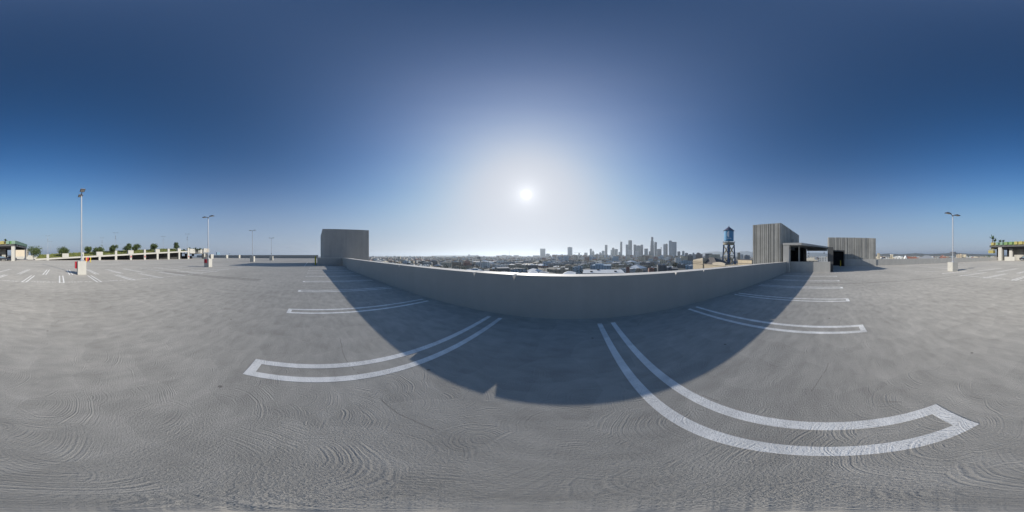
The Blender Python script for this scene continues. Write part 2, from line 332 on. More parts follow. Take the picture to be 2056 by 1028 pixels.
q = MB(); q.add([(0, -.01, 0), (.5, -.01, 0), (4.7, -50, 0), (4.2, -50, 0), (0, -.01, 1.07), (.5, -.01, 1.07), (4.7, -50, 1.2), (4.2, -50, 1.2)],
      [(0, 1, 5, 4), (1, 2, 6, 5), (2, 3, 7, 6), (3, 0, 4, 7), (4, 5, 6, 7)]); q.build('wall_body', M['smooth'], rp)
lw = empty('far_parapet', 'distant dark shaded parapet along the far left edge of the deck', 'wall', (-118, -30, 0))
MB().box(-.3, .3, -75, 32, 0, 2.25).build('wall_body', M['wall'], lw)
MB().box(-.33, .33, -75, 32, 2.25, 2.32).build('wall_top', M['coping'], lw)

# ribbed board-formed concrete shafts
def ribbed(x0, x1, y0, y1, z0, z1, pitch=.24, depth=.07, seed=1):
    rnd = random.Random(seed); pts = []
    def side(a, b, nrm):
        a = Vector(a); b = Vector(b); L = (b-a).length; d = (b-a)/L; t = 0; up = True; nrm = Vector(nrm)
        while t < L-.05:
            w = pitch*rnd.choice((.45, .6, .8, 1.0, 1.5)) if up else pitch*rnd.choice((.22, .3, .5))
            w = min(w, L-t); o = nrm*(depth*rnd.uniform(.7, 1) if up else 0)
            pts.append(a+d*t+o); pts.append(a+d*(t+w)+o); t += w; up = not up
    side((x0, y0), (x1, y0), (0, -1)); side((x1, y0), (x1, y1), (1, 0)); side((x1, y1), (x0, y1), (0, 1)); side((x0, y1), (x0, y0), (-1, 0))
    return MB().prism([(p.x, p.y) for p in pts], z0, z1)
def shaft(label, x0, x1, y0, y1, z0, h, seed, pitch=.24, dep=.12, m='ribbed'):
    r = empty('concrete_shaft', label, 'tower', ((x0+x1)/2, (y0+y1)/2, 0), 0, 'ribbed concrete shafts at the deck edge')
    a, c = (x1-x0)/2, (y1-y0)/2
    ribbed(-a, a, -c, c, z0, h, pitch, dep, seed).build('shaft_wall', M[m], r)
    MB().box(-a+.15, a-.15, -c+.15, c-.15, h+.002, h+.03).build('roof', M['dark_conc'], r)
    return r
shaft('dark ribbed concrete box on the left, seen against the sky beyond the low wall', -38.5, -28.0, 1.25, 9.5, -28, 6.3, 3, .36, .045, 'board')
s1 = shaft('tall narrow ribbed concrete shaft with one sunlit and one blue shaded face, beside the canopy', 15.35, 25.2, 4.55, 7.5, 2.95, 4.87, 5)
s1b = MB(); ribbed(-4.925, 4.925, -1.475, 1.475, -28, 2.947, .24, .12, 5).build('shaft_base', M['ribbed'], s1)
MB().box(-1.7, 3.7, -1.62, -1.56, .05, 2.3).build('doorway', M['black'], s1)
fl = MB(); fl.box(.02, .12, -1.75, -1.6, 3.35, 3.75); fl.tube((.07, -1.68, 3.35), (.02, -1.66, 2.9), .02); fl.build('wall_light', M['white_conc'], s1)
s2 = shaft('wide sunlit ribbed concrete block on the right with a black doorway and the slanting shadow', 26.5, 33.5, -8.0, -.15, 1.0, 4.62, 9)
s2.name = 'concrete_shaft'
MB().box(-3.44, 3.44, -3.86, 3.86, -28, 1.0).build('shaft_base', M['smooth'], s2)
# doorway block standing in front of the second shaft
db = empty('door_recess', 'black doorway in the shaded foot of the right ribbed shaft', 'doorway', (25.6, -1.65, 0))
d = MB(); d.box(-.45, .40, .86, .98, 0, 2.5); d.box(-.45, .40, -.98, -.86, 0, 2.5); d.box(-.45, .40, -.86, .86, 2.3, 2.5); d.build('door_frame', M['dark_conc'], db)
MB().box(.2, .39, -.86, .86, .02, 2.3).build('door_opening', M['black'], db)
MB().box(-.9, -.46, -.1, .95, 0, .12).build('threshold', M['white_conc'], db)

# canopy over the stair landing
cn = empty('entrance_canopy', 'flat concrete canopy on a pier and a dark post, over the stair landing', 'canopy', (15.5, 4, 0))
MB().box(-.3, .35, -.34, .25, 0, 2.62).build('pier', M['smooth'], cn)
MB().box(.8, 9.0, -4.58, -4.06, 0, 2.5).build('post', M['dark_conc'], cn)
sl_ = MB(); sl_.prism([(-.32, .27), (-.32, -1.55), (8.8, -4.9), (9.6, -4.9), (9.6, .27)], 2.65, 2.86); sl_.build('roof_slab', M['smooth'], cn)
MB().box(6.6, 6.9, -4.0, -1.2, 2.3, 2.62).build('beam', M['white_conc'], cn)
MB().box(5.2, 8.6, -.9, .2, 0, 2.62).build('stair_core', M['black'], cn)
MB().box(1.1, 1.25, -1.15, -1.0, 0, 2.62).build('column', M['white_conc'], cn)
for yy in (-1.75, -3.6): 
    hg = MB(); hg.tube((4.0, yy, 2.62), (4.0, yy, 1.98), .012); hg.box(3.85, 4.15, yy-.1, yy+.1, 1.92, 1.98); hg.build('hanging_sign', M['steel'], cn)

# yellow bollards
def bollard(x, y, label, r=.09, h=1.05):
    b = empty('bollard', label, 'bollard', (x, y, 0), 0, 'yellow safety bollards')
    MB().lathe([(r, 0), (r, h-.05), (r*.7, h-.01), (.001, h)], 14).build('post', M['yellow'], b, smooth=True)
    MB().lathe([(r+.05, 0), (r+.05, .03), (.001, .031)], 14).build('base_plate', M['steel'], b)
bollard(-29.6, .0, 'yellow and black bollard standing left of the low wall by the dark ribbed block', .14, 1.55)
bollard(24.2, -1.95, 'thin yellow bollard standing in front of the black doorway', .06, .95)
bollard(-6.6, -39.5, 'yellow bollard left of the red cabinet on the ramp', .1, 1.3)
bollard(-7.6, -39.3, 'yellow bollard right of the red cabinet on the ramp', .1, 1.3)
hy = empty('fire_cabinet', 'small red fire hose cabinet between two yellow bollards at the foot of the ramp', 'fire cabinet', (-6.95, -40.6, 0))
MB().box(-.45, .45, -.2, .2, .25, 1.25).build('cabinet_body', M['red'], hy, bevel=.02); MB().box(-.1, .1, -.1, .1, 0, .25).build('stand', M['steel'], hy)

# ------------------------------------------------------------------ floor markings
Z1 = .004
def hoop(u, y0, y1, label, wd=.41, lw=.105, closed=True, group='white hoop markings between the stalls by the parapet'):
    o = MB(); y0, y1 = min(y0, y1), max(y0, y1)
    def strip(a, b, c, d):      # thin sheet cut into short lengths
        k = max(1, int((d-c)/.5))
        for i in range(k):
            c0, d0 = c+(d-c)*i/k, c+(d-c)*(i+1)/k
            o.add([(a, c0, 0), (b, c0, 0), (b, d0, 0), (a, d0, 0)], [(0, 1, 2, 3)])
    strip(0, lw, y0, y1); strip(wd-lw, wd, y0, y1)
    if closed: o.add([(lw, y0, 0), (wd-lw, y0, 0), (wd-lw, y0+lw*1.1, 0), (lw, y0+lw*1.1, 0)], [(0, 1, 2, 3)])
    if closed == 2: o.v = [(a, y0+y1-b, c) for a, b, c in o.v]; o.f = [tuple(reversed(q)) for q in o.f]
    ob = o.build('stall_marking', M['paint'], loc=(u, 0, Z1)); return tag(ob, label, 'marking', group)
def ords(i): return ['first', 'second', 'third', 'fourth', 'fifth', 'sixth', 'seventh', 'eighth', 'ninth', 'tenth', 'eleventh', 'twelfth', 'thirteenth', 'fourteenth', 'fifteenth', 'sixteenth'][i]
leftu = [-2.04, -4.72, -7.52, -10.3, -12.95, -15.4, -17.9, -20.4, -22.9]
rightu = [.57, 3.08, 5.54, 7.9, 10.2, 12.6]
for i, u in enumerate(leftu):
    lab = 'nearest white hoop marking left of the camera, running out of the parapet shadow' if i == 0 else '%s nearest white hoop marking along the left stretch of the parapet' % ords(i)
    hoop(u, -.78, 3.62 if i < 7 else 2.9, lab)
for i, u in enumerate(rightu):
    lab = 'large nearest white hoop marking curving across the right foreground' if i == 0 else '%s nearest white hoop marking along the right stretch of the parapet' % ords(i)
    hoop(u, -.77, 3.58, lab)
g2_ = 'white stall markings of the row behind the camera'
rowu = [1.97 + 2.28*k for k in range(-14, 5)]
for k, u in enumerate(rowu):
    i = k-14
    side = 'directly right of the word nearest the tall lamp' if i == -1 else ('%s to the left' % ords(-i-1) if i < 0 else '%s to the right' % ords(i))
    side = ('%s to the right' % ords(-i)) if i <= 0 else ('%s to the left' % ords(i-1))
    hoop(u, -13.1, -9.6, 'double line in the near back row, %s of the lamp' % side, .34, .085, 2, g2_)
    hoop(u-.85, -18.9, -13.75, 'double line in the far back row, %s of the lamp' % side, .34, .085, False, g2_)
def line(x0, y0, x1, y1, w, label):
    a = Vector((x0, y0, 0)); b = Vector((x1, y1, 0)); d = (b-a).normalized(); nn = Vector((-d.y, d.x, 0))*w/2
    o = MB().add([a-nn, b-nn, b+nn, a+nn], [(0, 1, 2, 3)]).build('edge_line', M['paint'], loc=(0, 0, .008)); tag(o, label, 'marking')
line(-43.5, -2.1, -24.9, -1.7, .10, 'thin white line running away through the long blue shadow on the left')
line(12.6, -12.5, 14.0, -8.3, .12, 'white line beside the base of the single lamp on the right')
line(14.2, -14.0, 25.6, -13.2, .12, 'white line crossing the deck towards the right parapet')
fnt = None
for k, u in enumerate(rowu[4:17]):                   # stencilled word at the mouth of each compact stall
    i = k-10
    cu = bpy.data.curves.new('stall_word', 'FONT'); cu.body = 'COMPACT'; cu.size = .42; cu.align_x = 'CENTER'; cu.space_character = 1.15
    t_ = bpy.data.objects.new('tmp', cu); C.objects.link(t_)
    dg = bpy.context.evaluated_depsgraph_get(); me = bpy.data.meshes.new_from_object(t_.evaluated_get(dg)); bpy.data.objects.remove(t_)
    me.materials.clear(); me.materials.append(M['paint'])
    o = bpy.data.objects.new('stall_word', me); C.objects.link(o); o.location = (u+1.31, -9.72, .008); o.rotation_euler = (0, 0, pi)
    side = ('%s to the right' % ords(-i)) if i <= 0 else ('%s to the left' % ords(i-1))
    tag(o, 'stencilled word COMPACT across a back row stall, %s of the lamp' % side, 'marking', 'COMPACT words on the floor')

# ------------------------------------------------------------------ lamps
def lamp(x, y, h, label, s=.75, bh=1.15, red=None, sign=None, armz=0):
    r = empty('lamp_post', label, 'lamp post', (x, y, 0), 0, 'twin headed lamp posts on concrete blocks')
    bb = MB().box(-s/2, s/2, -s/2, s/2, 0, bh).build('concrete_base', M['white_conc'], r, bevel=.02)
    p = MB(); p.tube((0, 0, bh), (0, 0, h), .07, .055, 12); p.lathe([(.16, bh), (.16, bh+.04), (.11, bh+.14), (.07, bh+.16)], 12)
    p.build('pole', M['pole'], r, smooth=False)
    for sg in (-1, 1):
        a = MB(); a.tube((0, 0, h-.18), (0, sg*.22, h-.02), .035); a.tube((0, sg*.22, h-.02), (0, sg*.42, h+.03), .035); a.build('arm', M['bronze'], r)
        hd = MB(); hd.box(-.2, .2, min(sg*.36, sg*1.0), max(sg*.36, sg*1.0), h-.01, h+.07)
        hd.box(-.13, .13, min(sg*.5, sg*.86), max(sg*.5, sg*.86), h+.071, h+.12)
        ho = hd.build('lamp_head', M['bronze'], r, bevel=.02)
        MB().box(-.15, .15, min(sg*.44, sg*.92), max(sg*.44, sg*.92), h-.02, h-.0105).build('lamp_lens', M['lens'], ho)
    if red:
        c = MB().box(*red).build('fire_cabinet', M['red'], r, bevel=.01)
    if sign:
        for sg in (-1, 1):
            MB().box(min(sg*.07, sg*.36), max(sg*.07, sg*.36), -.08, .08, sign-.12, sign+.12).build('speaker_box', M['sign_grey'], r)
    return r
LP = [(163.6, 551.7, 7.3, 'tallest looking lamp post, on a white block with a red cabinet at its left', .74, 1.16, (.375, .56, -.3, .05, .52, 1.12), None),
      (418, 536.2, 7.45, 'second lamp post, before the ramp end, with a red cabinet on its block', .85, 1.22, (.43, .55, -.33, .12, .6, 1.12), None),
      (507, 525.5, 8.85, 'lamp post right of the white planter walls, beyond the long shadow, third in the row', 1.1, 1.55, None, None),
      (545, 522.7, 8.3, 'smallest farthest lamp post of the row, with a box pair low on its pole', 1.2, 1.6, None, 2.55),
      (1913, 544.7, 6.1, 'single lamp post on the right before the long sunlit parapet, two boxes on its pole', .8, .95, None, 1.93)]
for x, y, h, lab, s, bh, red, sg in LP:
    px, py = P(x, y); d_ = math.hypot(px, py); px *= (d_+s*.4)/d_; py *= (d_+s*.4)/d_
    lamp(px, py, h, lab, s, bh, red, sg)

# ------------------------------------------------------------------ ramp, planted bank and canopy building behind
RV = -60.0
def beamtop(u): return 1.07 - .053*u
rw = empty('ramp_structure', 'long white concrete ramp edge rising behind the tall lamp, on short columns', 'ramp', (0, RV, 0))
bm = MB(); u0, u1 = 9.0, -61.7
bm.add([(u0, 0, max(0.0, beamtop(u0)-.62)), (u1, 0, beamtop(u1)-.62), (u1, 0, beamtop(u1)), (u0, 0, beamtop(u0)),
        (u0, -.4, max(0.0, beamtop(u0)-.62)), (u1, -.4, beamtop(u1)-.62), (u1, -.4, beamtop(u1)), (u0, -.4, beamtop(u0))],
       [(0, 1, 2, 3), (4, 7, 6, 5), (3, 2, 6, 7), (0, 4, 5, 1), (0, 3, 7, 4), (1, 5, 6, 2)])
bm.build('edge_beam', M['white_conc'], rw)
def uu(x, v=RV): return v*tan(az(x))
for x, w in ((96, .95), (166, .95), (200.3, .85), (233, .9), (262.9, .85), (290.9, .9), (316.5, 1.0), (338.6, 1.2), (360, 1.0), (378.5, 1.3)):
    u = uu(x); hi = beamtop(u)+1.45 if x in (96, 166, 233, 290.9, 338.6, 378.5) else beamtop(u)-.05
    c = MB().box(u-w/2, u+w/2, -.44, .06, 0, hi).build('column', M['white_conc'], rw)
    if x in (262.9, 290.9, 378.5): MB().box(u-.2, u+.2, .06, .2, 1.0, 1.75).build('fire_cabinet', M['red'], c)
    if x == 166: MB().box(u-.05, u+.4, .06, .1, 1.5, 2.3).build('notice', M['sign_grey'], c)
for x, w in ((61.5, 2.1), (131.6, 2.4), (200, 2.5), (262.7, 2.4), (316.5, 2.3), (360, 2.1)):
    u = uu(x); MB().box(u-w/2, u+w/2, -.9, .1, beamtop(u)-.3, beamtop(u)+1.35).build('planter_block', M['white_conc'], rw)
MB().add([(4, -6, -.1), (u1, -6, -.1), (u1, -6, beamtop(u1)-.5), (4, -6, beamtop(4)-.5)], [(0, 1, 2, 3)]).build('back_wall', M['asphalt'], rw)
MB().add([(6, -.41, beamtop(6)-.6), (u1, -.41, beamtop(u1)-.6), (u1, -6, beamtop(u1)-.6), (6, -6, beamtop(6)-.6)], [(0, 3, 2, 1)]).build('ramp_slab', M['asphalt'], rw)
# bank of long grass above the ramp beam
def bankz(u, v): t_ = min(1, max(0, (-60.5-v)/12)); return beamtop(u)-.25 + 1.75*t_ + .18*noise.noise((u*.25, v*.3, 0))
bk = MB(); nu, nv = 90, 10; uu0, uu1 = 9.0, -61.5
for i in range(nu+1):
    for j in range(nv+1):
        u = uu0+(uu1-uu0)*i/nu; v = -60.45-16*j/nv; bk.v.append((u, v, bankz(u, v)))
for i in range(nu):
    for j in range(nv): a = i*(nv+1)+j; bk.f.append((a, a+1, a+nv+2, a+nv+1)); bk.m.append(0)
tag(bk.build('grass_bank', M['soil']), kind='structure')
gr = MB(); rn = random.Random(3)
for _ in range(9000):
    u = rn.uniform(uu1, uu0); v = -60.6-rn.random()**1.2*13; z = bankz(u, v); h = rn.uniform(.15, .5)*(1+.6*noise.noise((u*.4, v*.4, 3))); a = rn.uniform(0, pi); w = rn.uniform(.04, .12)
    dx, dy = w*cos(a), w*sin(a); lx, ly = rn.uniform(-.15, .15), rn.uniform(-.15, .15)
    gr.add([(u-dx, v-dy, z-.05), (u+dx, v+dy, z-.05), (u+lx, v+ly, z+h)], [(0, 1, 2)], rn.choice((0, 0, 1)))
M['dry'] = mat('dry_grass', (.27, .25, .08), .8, var=.3, vscale=.6)
tag(gr.build('long_grass', [M['grass'], M['dry']]), 'yellow green long grass growing on the bank above the white ramp beam', 'grass', kind='stuff')
# trees
def tree_mesh(w, h, seed, leaves=520, ls=.16):
    rn = random.Random(seed); c = MB(); t_ = MB()
    th = h*.26
    t_.tube((0, 0, -.3), (rn.uniform(-.1, .1), 0, th), .11*w/3.5+.03, .07, 7)
    lobes = []
    for k in range(9):
        a = rn.uniform(0, 2*pi); rr = w*.36*math.sqrt(rn.random()); z = h*rn.uniform(.32, .76)
        p = Vector((rr*cos(a), rr*sin(a), z)); lobes.append((p, w*rn.uniform(.18, .30)))
        t_.tube((0, 0, th*.8), p, .045, .015, 5)
    for _ in range(leaves):
        p, r = rn.choice(lobes); dv = Vector((rn.gauss(0, 1), rn.gauss(0, 1), rn.gauss(0, .8))).normalized()*r*(rn.random()**.45)*rn.uniform(.85, 1.25)
        q_ = p+dv; s_ = ls*rn.uniform(.6, 1.5); ax = Vector((rn.gauss(0, 1), rn.gauss(0, 1), rn.gauss(0, 1))).normalized(); bx_ = ax.orthogonal().normalized(); cx_ = ax.cross(bx_)
        c.add([q_-bx_*s_, q_+cx_*s_*.6, q_+bx_*s_, q_-cx_*s_*.6], [(0, 1, 2, 3)])
    return c, t_
def tree(loc, w, h, seed, label, name='tree', m='leaf', group=None, leaves=520, ls=.16):
    r = empty(name, label, 'tree', loc, 0, group); c, t_ = tree_mesh(w, h, seed, leaves, ls)
    c.build('crown', M[m], r); t_.build('trunk', M['bark'], r); return r
TG = 'round trees planted along the bank'
for i, (x0, x1, yt, yb, v, lab) in enumerate((
    (51, 83, 495.5, 515, -62, 'largest spreading green tree beside the canopy building, leftmost on the bank'),
    (119, 141, 495, 511, -63, 'round tree above the second white planter block, left of the tall lamp'),
    (171, 187, 496, 506, -68, 'small low round tree just right of the tall lamp pole'),
    (188, 208, 492.5, 506, -64, 'bushy tree above the white planter block right of the tall lamp'),
    (221, 236, 491.5, 505.5, -66, 'small dark round tree in the gap between two white posts'),
    (249, 266, 488.5, 504, -65, 'left and taller tree of the close pair on the bank'),
    (265, 280, 491, 503, -68, 'right and rounder tree of the close pair on the bank'),
    (303, 319, 487.5, 503, -66, 'dense round tree above the narrow planter block near the end of the bank'),
    (347, 361, 486, 503, -66, 'upright tree with a forked top, last before the solid white wall'))):
    xm = (x0+x1)/2; d_ = abs(v/cos(az(xm))); p_ = B(xm, d_); zb = bankz(p_.x, p_.y); w = (x1-x0)*rad(.1751)*d_*1.15; h = ztop(yt, d_)-zb+.2
    tree((p_.x, p_.y, zb), w, h, 20+i, lab, group=TG, leaves=1500, ls=.2)
# slender field lights far beyond the bank
for i, (x, yt, D_) in enumerate(((96, 473.5, 105), (102, 485, 150), (205, 477.5, 120), (232, 467.5, 98), (328, 475, 120), (376, 470, 105))):
    lab = ['slender pale twin lamp above the bank, leftmost and tallest of two close together', 'faint farther twin lamp just right of the leftmost slender lamp', 'slender twin lamp over the bushy tree right of the tall lamp',
           'tallest slender twin lamp with two boxes on its pole, above the small dark tree', 'slender pale twin lamp between the last two trees of the bank', 'slender twin lamp at the end of the bank by the solid white wall'][i]
    h = ztop(yt, D_); p_ = B(x, D_); r = empty('mast_light', lab, 'lamp post', (p_.x, p_.y, 0), -az(x), 'slender twin lamps beyond the bank')
    MB().tube((0, 0, 0), (0, 0, h), .07, .05, 6).build('pole', M['pole'], r)
    for sg in (-1, 1):
        a = MB(); a.tube((0, 0, h-.1), (sg*.8, 0, h), .03, n=5); a.box(min(sg*.6, sg*1.5), max(sg*.6, sg*1.5), -.2, .2, h, h+.12); a.build('lamp_head', M['bronze'], r)
    for z in ((h-2.2, h-3.4) if i in (0, 2, 3, 5) else ()): MB().box(-.22, .22, -.2, .2, z-.18, z+.18).build('speaker_box', M['bronze'], r)

# end block of the ramp: solid wall above a dark bay
eb = empty('ramp_end_block', 'solid white upper wall over a dark open bay at the far end of the ramp', 'building', (-61.8, RV, 0))
MB().box(-10.8, -.02, -.4, 0, 3.05, 5.45).build('upper_wall', M['white_conc'], eb)
MB().box(-11.5, -.1, -9, -.45, 2.75, 3.02).build('floor_slab', M['dark_conc'], eb)
MB().box(-11.5, -.1, -9.3, -9.02, 0, 1.6).build('back_wall', M['black'], eb)
for u in (-1.6, -7.2): MB().box(u-.5, u+.5, -5, -4, 1.6, 2.74).build('column', M['black'], eb)
MB().box(-12.6, -11.6, -.5, .3, 0, 3.1).build('end_post', M['white_conc'], eb)
MB().box(-11.9, -11.2, -1.2, -.4, 3.11, 5.8).build('dark_screen', M['steel'], eb)
st = empty('stair_tower', 'open stair with a pale landing box behind the second lamp post', 'staircase', (-76.2, -60.5, 0))
MB().box(-2.6, .4, -2, -1.5, 3.6, 6.2).build('landing_wall', M['white_conc'], st)
MB().box(-4.9, -2.7, -2.2, -1.4, 3.9, 6.2).build('core_wall', M['beige_trim'], st)
sp_ = MB()
for k in range(9): sp_.box(-.2+k*.35*-1-.35, -.2-k*.35, -1.2, 0, 3.9-k*.38, 4.0-k*.38)
sp_.build('stair_flight', M['steel'], st); MB().box(-4.5, .3, -3, -2.4, 0, 3.3).build('stair_base', M['dark_conc'], st)
MB().box(-9.6, -6.2, 3, 3.6, 2.35, 4.0).build('glass_screen', M['glass'], st)
pl = [(421.5, 431, 93, 2.6, 'white planter wall at the foot of the stair tower, beside the second lamp'), (452, 460.5, 112, 2.35, 'white block against the dark far parapet, the left of two'), (477, 485.5, 115, 2.35, 'white block against the dark far parapet, the right of two')]
for x0, x1, D_, h, lab in pl:
    a = B(x0, D_); b = B(x1, D_); r = empty('planter_wall', lab, 'planter', ((a.x+b.x)/2, (a.y+b.y)/2, 0), -az((x0+x1)/2)*0, 'white planter walls on the far deck')
    w = abs(a.x-b.x)/2+.6; q = MB(); q.add([(-w*.8, 0, 0), (w*.8, 0, 0), (w, 0, h), (-w, 0, h), (-w*.8, -.8, 0), (w*.8, -.8, 0), (w, -.8, h), (-w, -.8, h)], [(0, 3, 2, 1), (4, 5, 6, 7), (3, 7, 6, 2), (0, 4, 7, 3), (1, 2, 6, 5)])
    q.build('planter_shell', M['white_conc'], r); MB().box(-w+.15, w-.15, -.7, -.1, h-.1, h+.02).build('soil', M['bark'], r)
tl = B(461, 113); r = empty('wall_lamp', 'small dark twin lamp rising above the far parapet between the white blocks', 'lamp post', (tl.x, tl.y, 0))
MB().tube((0, 0, 0), (0, 0, 3.4), .06, n=6).build('pole', M['steel'], r); MB().box(-.5, .5, -.5, .1, 3.4, 3.55).build('lamp_head', M['steel'], r)
# row of young palms above the solid wall
def palm(loc, h, seed, label, group, fr=1.0, m='palm', nf=11):
    rn = random.Random(seed); r = empty('palm', label, 'palm tree', loc, 0, group); t_ = MB(); t_.tube((0, 0, 0), (0, 0, h*.45), .12*fr, .09*fr, 7); t_.build('trunk', M['bark'], r)
    c = MB()
    for k in range(nf):
        a = 2*pi*k/nf+rn.uniform(-.3, .3); up = rn.uniform(.35, 1.25); L_ = h*.62*rn.uniform(.8, 1.15); p0 = Vector((0, 0, h*.43)); prev = p0; w0 = .05*fr
        for s_ in range(4):
            t1 = (s_+1)/4; rr = L_*t1*cos(up)*(1+.1*t1); zz = L_*t1*sin(up)-.45*L_*t1*t1*cos(up); q_ = Vector((rr*cos(a), rr*sin(a), h*.43+zz))
            sdv = Vector((-sin(a), cos(a), 0)); wa = fr*.16*sin(pi*min(.98, s_/4+.12)); wb = fr*.16*sin(pi*min(.98, t1+.05))+.01
            c.add([prev-sdv*wa, prev+sdv*wa, q_+sdv*wb, q_-sdv*wb], [(0, 1, 2, 3)]); prev = q_
    c.build('fronds', M[m], r); return r
for i, x in enumerate((375, 382.5, 387, 390.5, 395, 399, 403, 407, 412.5)):
    p_ = B(x, 88); palm((p_.x, p_.y-2, 3.1), 3.2+(i % 3)*.35, 50+i, 'spiky young palm above the solid white wall, %s from the left in its row' % ords(i), 'young palms in a row over the ramp end block', 1.6)

# canopy building with coloured boxes
CB = empty('canopy_building', 'open concrete canopy building with yellow and green box planters along its roof edge', 'building', (14.2, -50.0, 0))
def cb(name, m, *a): return MB().box(*a).build(name, M[m] if isinstance(m, str) else m, CB)
cb('roof_slab', 'dark_conc', -.1, 18.3, -19, .0, 4.75, 5.45)
cb('roof_beam', 'black', .6, 18.0, -18, -.6, 4.2, 4.74)
cb('column', 'white_conc', -.1, 1.05, -1.1, -.02, 0, 4.7)
cb('column', 'white_conc', 13.4, 14.8, -1.6, -.25, 0, 4.74)
cb('column', 'smooth', 10.3, 11.4, -3.2, -2.2, 0, 4.74)
cb('column', 'dark_conc', 5.3, 6.2, -9, -8.2, 0, 4.74)
cb('column', 'steel', -.05, .5, -18.6, -17.8, 0, 4.74)
cb('core_wall', 'ribbed', 5.0, 11.5, -6.2, -5.8, 0, 4.74)
cb('dark_opening', 'black', 11.6, 13.4, -6.2, -4.5, 0, 4.74)
cb('doorway', 'black', 6.4, 7.2, -5.79, -5.74, 0, 2.3)
cb('side_screen', 'black', 15.0, 17.0, -5.2, -3.0, 0, 4.74)
cols = {'y': (.34, .30, .11), 'l': (.18, .26, .11), 't': (.19, .29, .22), 'g': (.11, .24, .08)}
for k, c_ in cols.items(): M['box'+k] = mat('panel_'+{'y': 'yellow', 'l': 'lime', 't': 'sage', 'g': 'green'}[k], c_, .6, var=.1, vscale=2)
edge = [(16.9, 'y', 1.2), (15.0, 't', .9), (13.2, 't', .9), (11.4, 'l', 1.05), (9.55, 'l', 1.05), (7.75, 'y', 1.1), (5.9, 'y', 1.1), (4.0, 'y', 1.1), (2.2, 't', 1.0), (.25, 't', 1.2)]
for i, (u, c_, w) in enumerate(edge):
    cb('roof_planter', 'box'+c_, u-w/2, u+w/2, -1.4, .35, 5.46, 6.45)
    if i < len(edge)-1:
        u2, _, w2 = edge[i+1]; cb('recessed_panel', 'boxg' if c_ != 'y' else 'boxy', u2+w2/2+.01, u-w/2-.01, -1.3, -.75, 5.46, 6.5)
cb('side_planter', 'boxt', -.35, .05, -19.2, -1.42, 5.46, 6.6)
for k in range(6): cb('bracket', 'steel', -.3, -.12, -3.2-k*2.6, -2.7-k*2.6, 4.8, 5.45)
cb('stair_balcony', 'boxy', 16.8, 18.9, -1.6, -.1, 2.6, 3.7); cb('stair_balcony', 'boxy', 16.6, 18.4, -1.6, -.1, 4.0, 4.2)
for i, (u, h, lab) in enumerate(((17.3, 3.4, 'largest palm at the left corner of the canopy roof'), (16.4, 2.4, 'low bushy palm right of the corner palm on the canopy roof'), (14.2, 1.9, 'small plant above the first sage planter of the canopy roof'), (12.9, 1.9, 'small plant above the second sage planter of the canopy roof'), (3.2, 1.7, 'small plant near the yellow planters at the right part of the canopy roof'))):
    palm((14.2+u, -50.6, 6.3 if u > 17 else 5.8), h, 80+i, lab, 'plants growing on the canopy roof', 1.5, nf=15)
tree((34.0, -51.0, -1.5), 4.2, 4.2, 95, 'green shrub at the foot of the canopy building, behind the parapet', 'shrub', leaves=300)
lowwall('white_barrier', 'low bright white barrier wall in front of the canopy building', 22.0, 25.8, -49.4, -49.0, 1.35, 'white_conc')
# cars parked under the canopy
def car(loc, rz, label):
    r = empty('parked_car', label, 'car', loc, rz, 'dark cars parked under the canopy building')
    pr = [(-2.2, .35), (-2.25, .8), (-1.9, 1.0), (-1.2, 1.05), (-.6, 1.45), (.9, 1.48), (1.7, 1.1), (2.2, .95), (2.25, .4)]
    b = MB(); nn = len(pr); b.add([(x, -.85, z) for x, z in pr]+[(x, .85, z) for x, z in pr], [(i, (i+1) % nn, nn+(i+1) % nn, nn+i) for i in range(nn)]+[tuple(range(nn-1, -1, -1)), tuple(range(nn, 2*nn))])
    b.build('body', M['carbody'], r, bevel=.05)
    MB().add([(-.55, -.86, 1.38), (.85, -.86, 1.41), (1.45, -.86, 1.1), (-1.0, -.86, 1.08)], [(0, 3, 2, 1)]).build('side_window', M['glass'], r)
    MB().add([(-.55, .86, 1.38), (.85, .86, 1.41), (1.45, .86, 1.1), (-1.0, .86, 1.08)], [(0, 1, 2, 3)]).build('side_window', M['glass'], r)
    for x in (-1.4, 1.4):
        for y in (-.8, .8):
            w_ = MB().tube((x, y-.11, .33), (x, y+.11, .33), .33, n=16).build('wheel', M['tyre'], r); MB().tube((x, y-.12, .33), (x, y+.12, .33), .19, n=12).build('rim', M['rim'], w_)
    for y in (-.6, .6): MB().box(-2.27, -2.2, y-.15, y+.15, .62, .76).build('headlight', M['headlamp'], r)
    return r
car((19.0, -51.5, 0), rad(25), 'dark car parked in the shade, the left one of two by the canopy doorway')
car((15.8, -52.5, 0), rad(80), 'dark car parked in the shade, the right one of two nearer the corner column')
lowwall('rear_parapet', 'pale low parapet seen between the columns through the canopy building', -6, 30.9, -84.5, -84, 1.35, 'white_conc')
wb = empty('rear_building', 'pale windowless building seen behind the corner column of the canopy', 'building', (24.5, -98, 0))
MB().box(-4.5, 3.2, -6, 0, -5, 5.5).build('wall', M['beige_trim'], wb); MB().box(-4.6, 3.3, -6.1, .1, 5.5, 5.8).build('roof', M['white_conc'], wb)

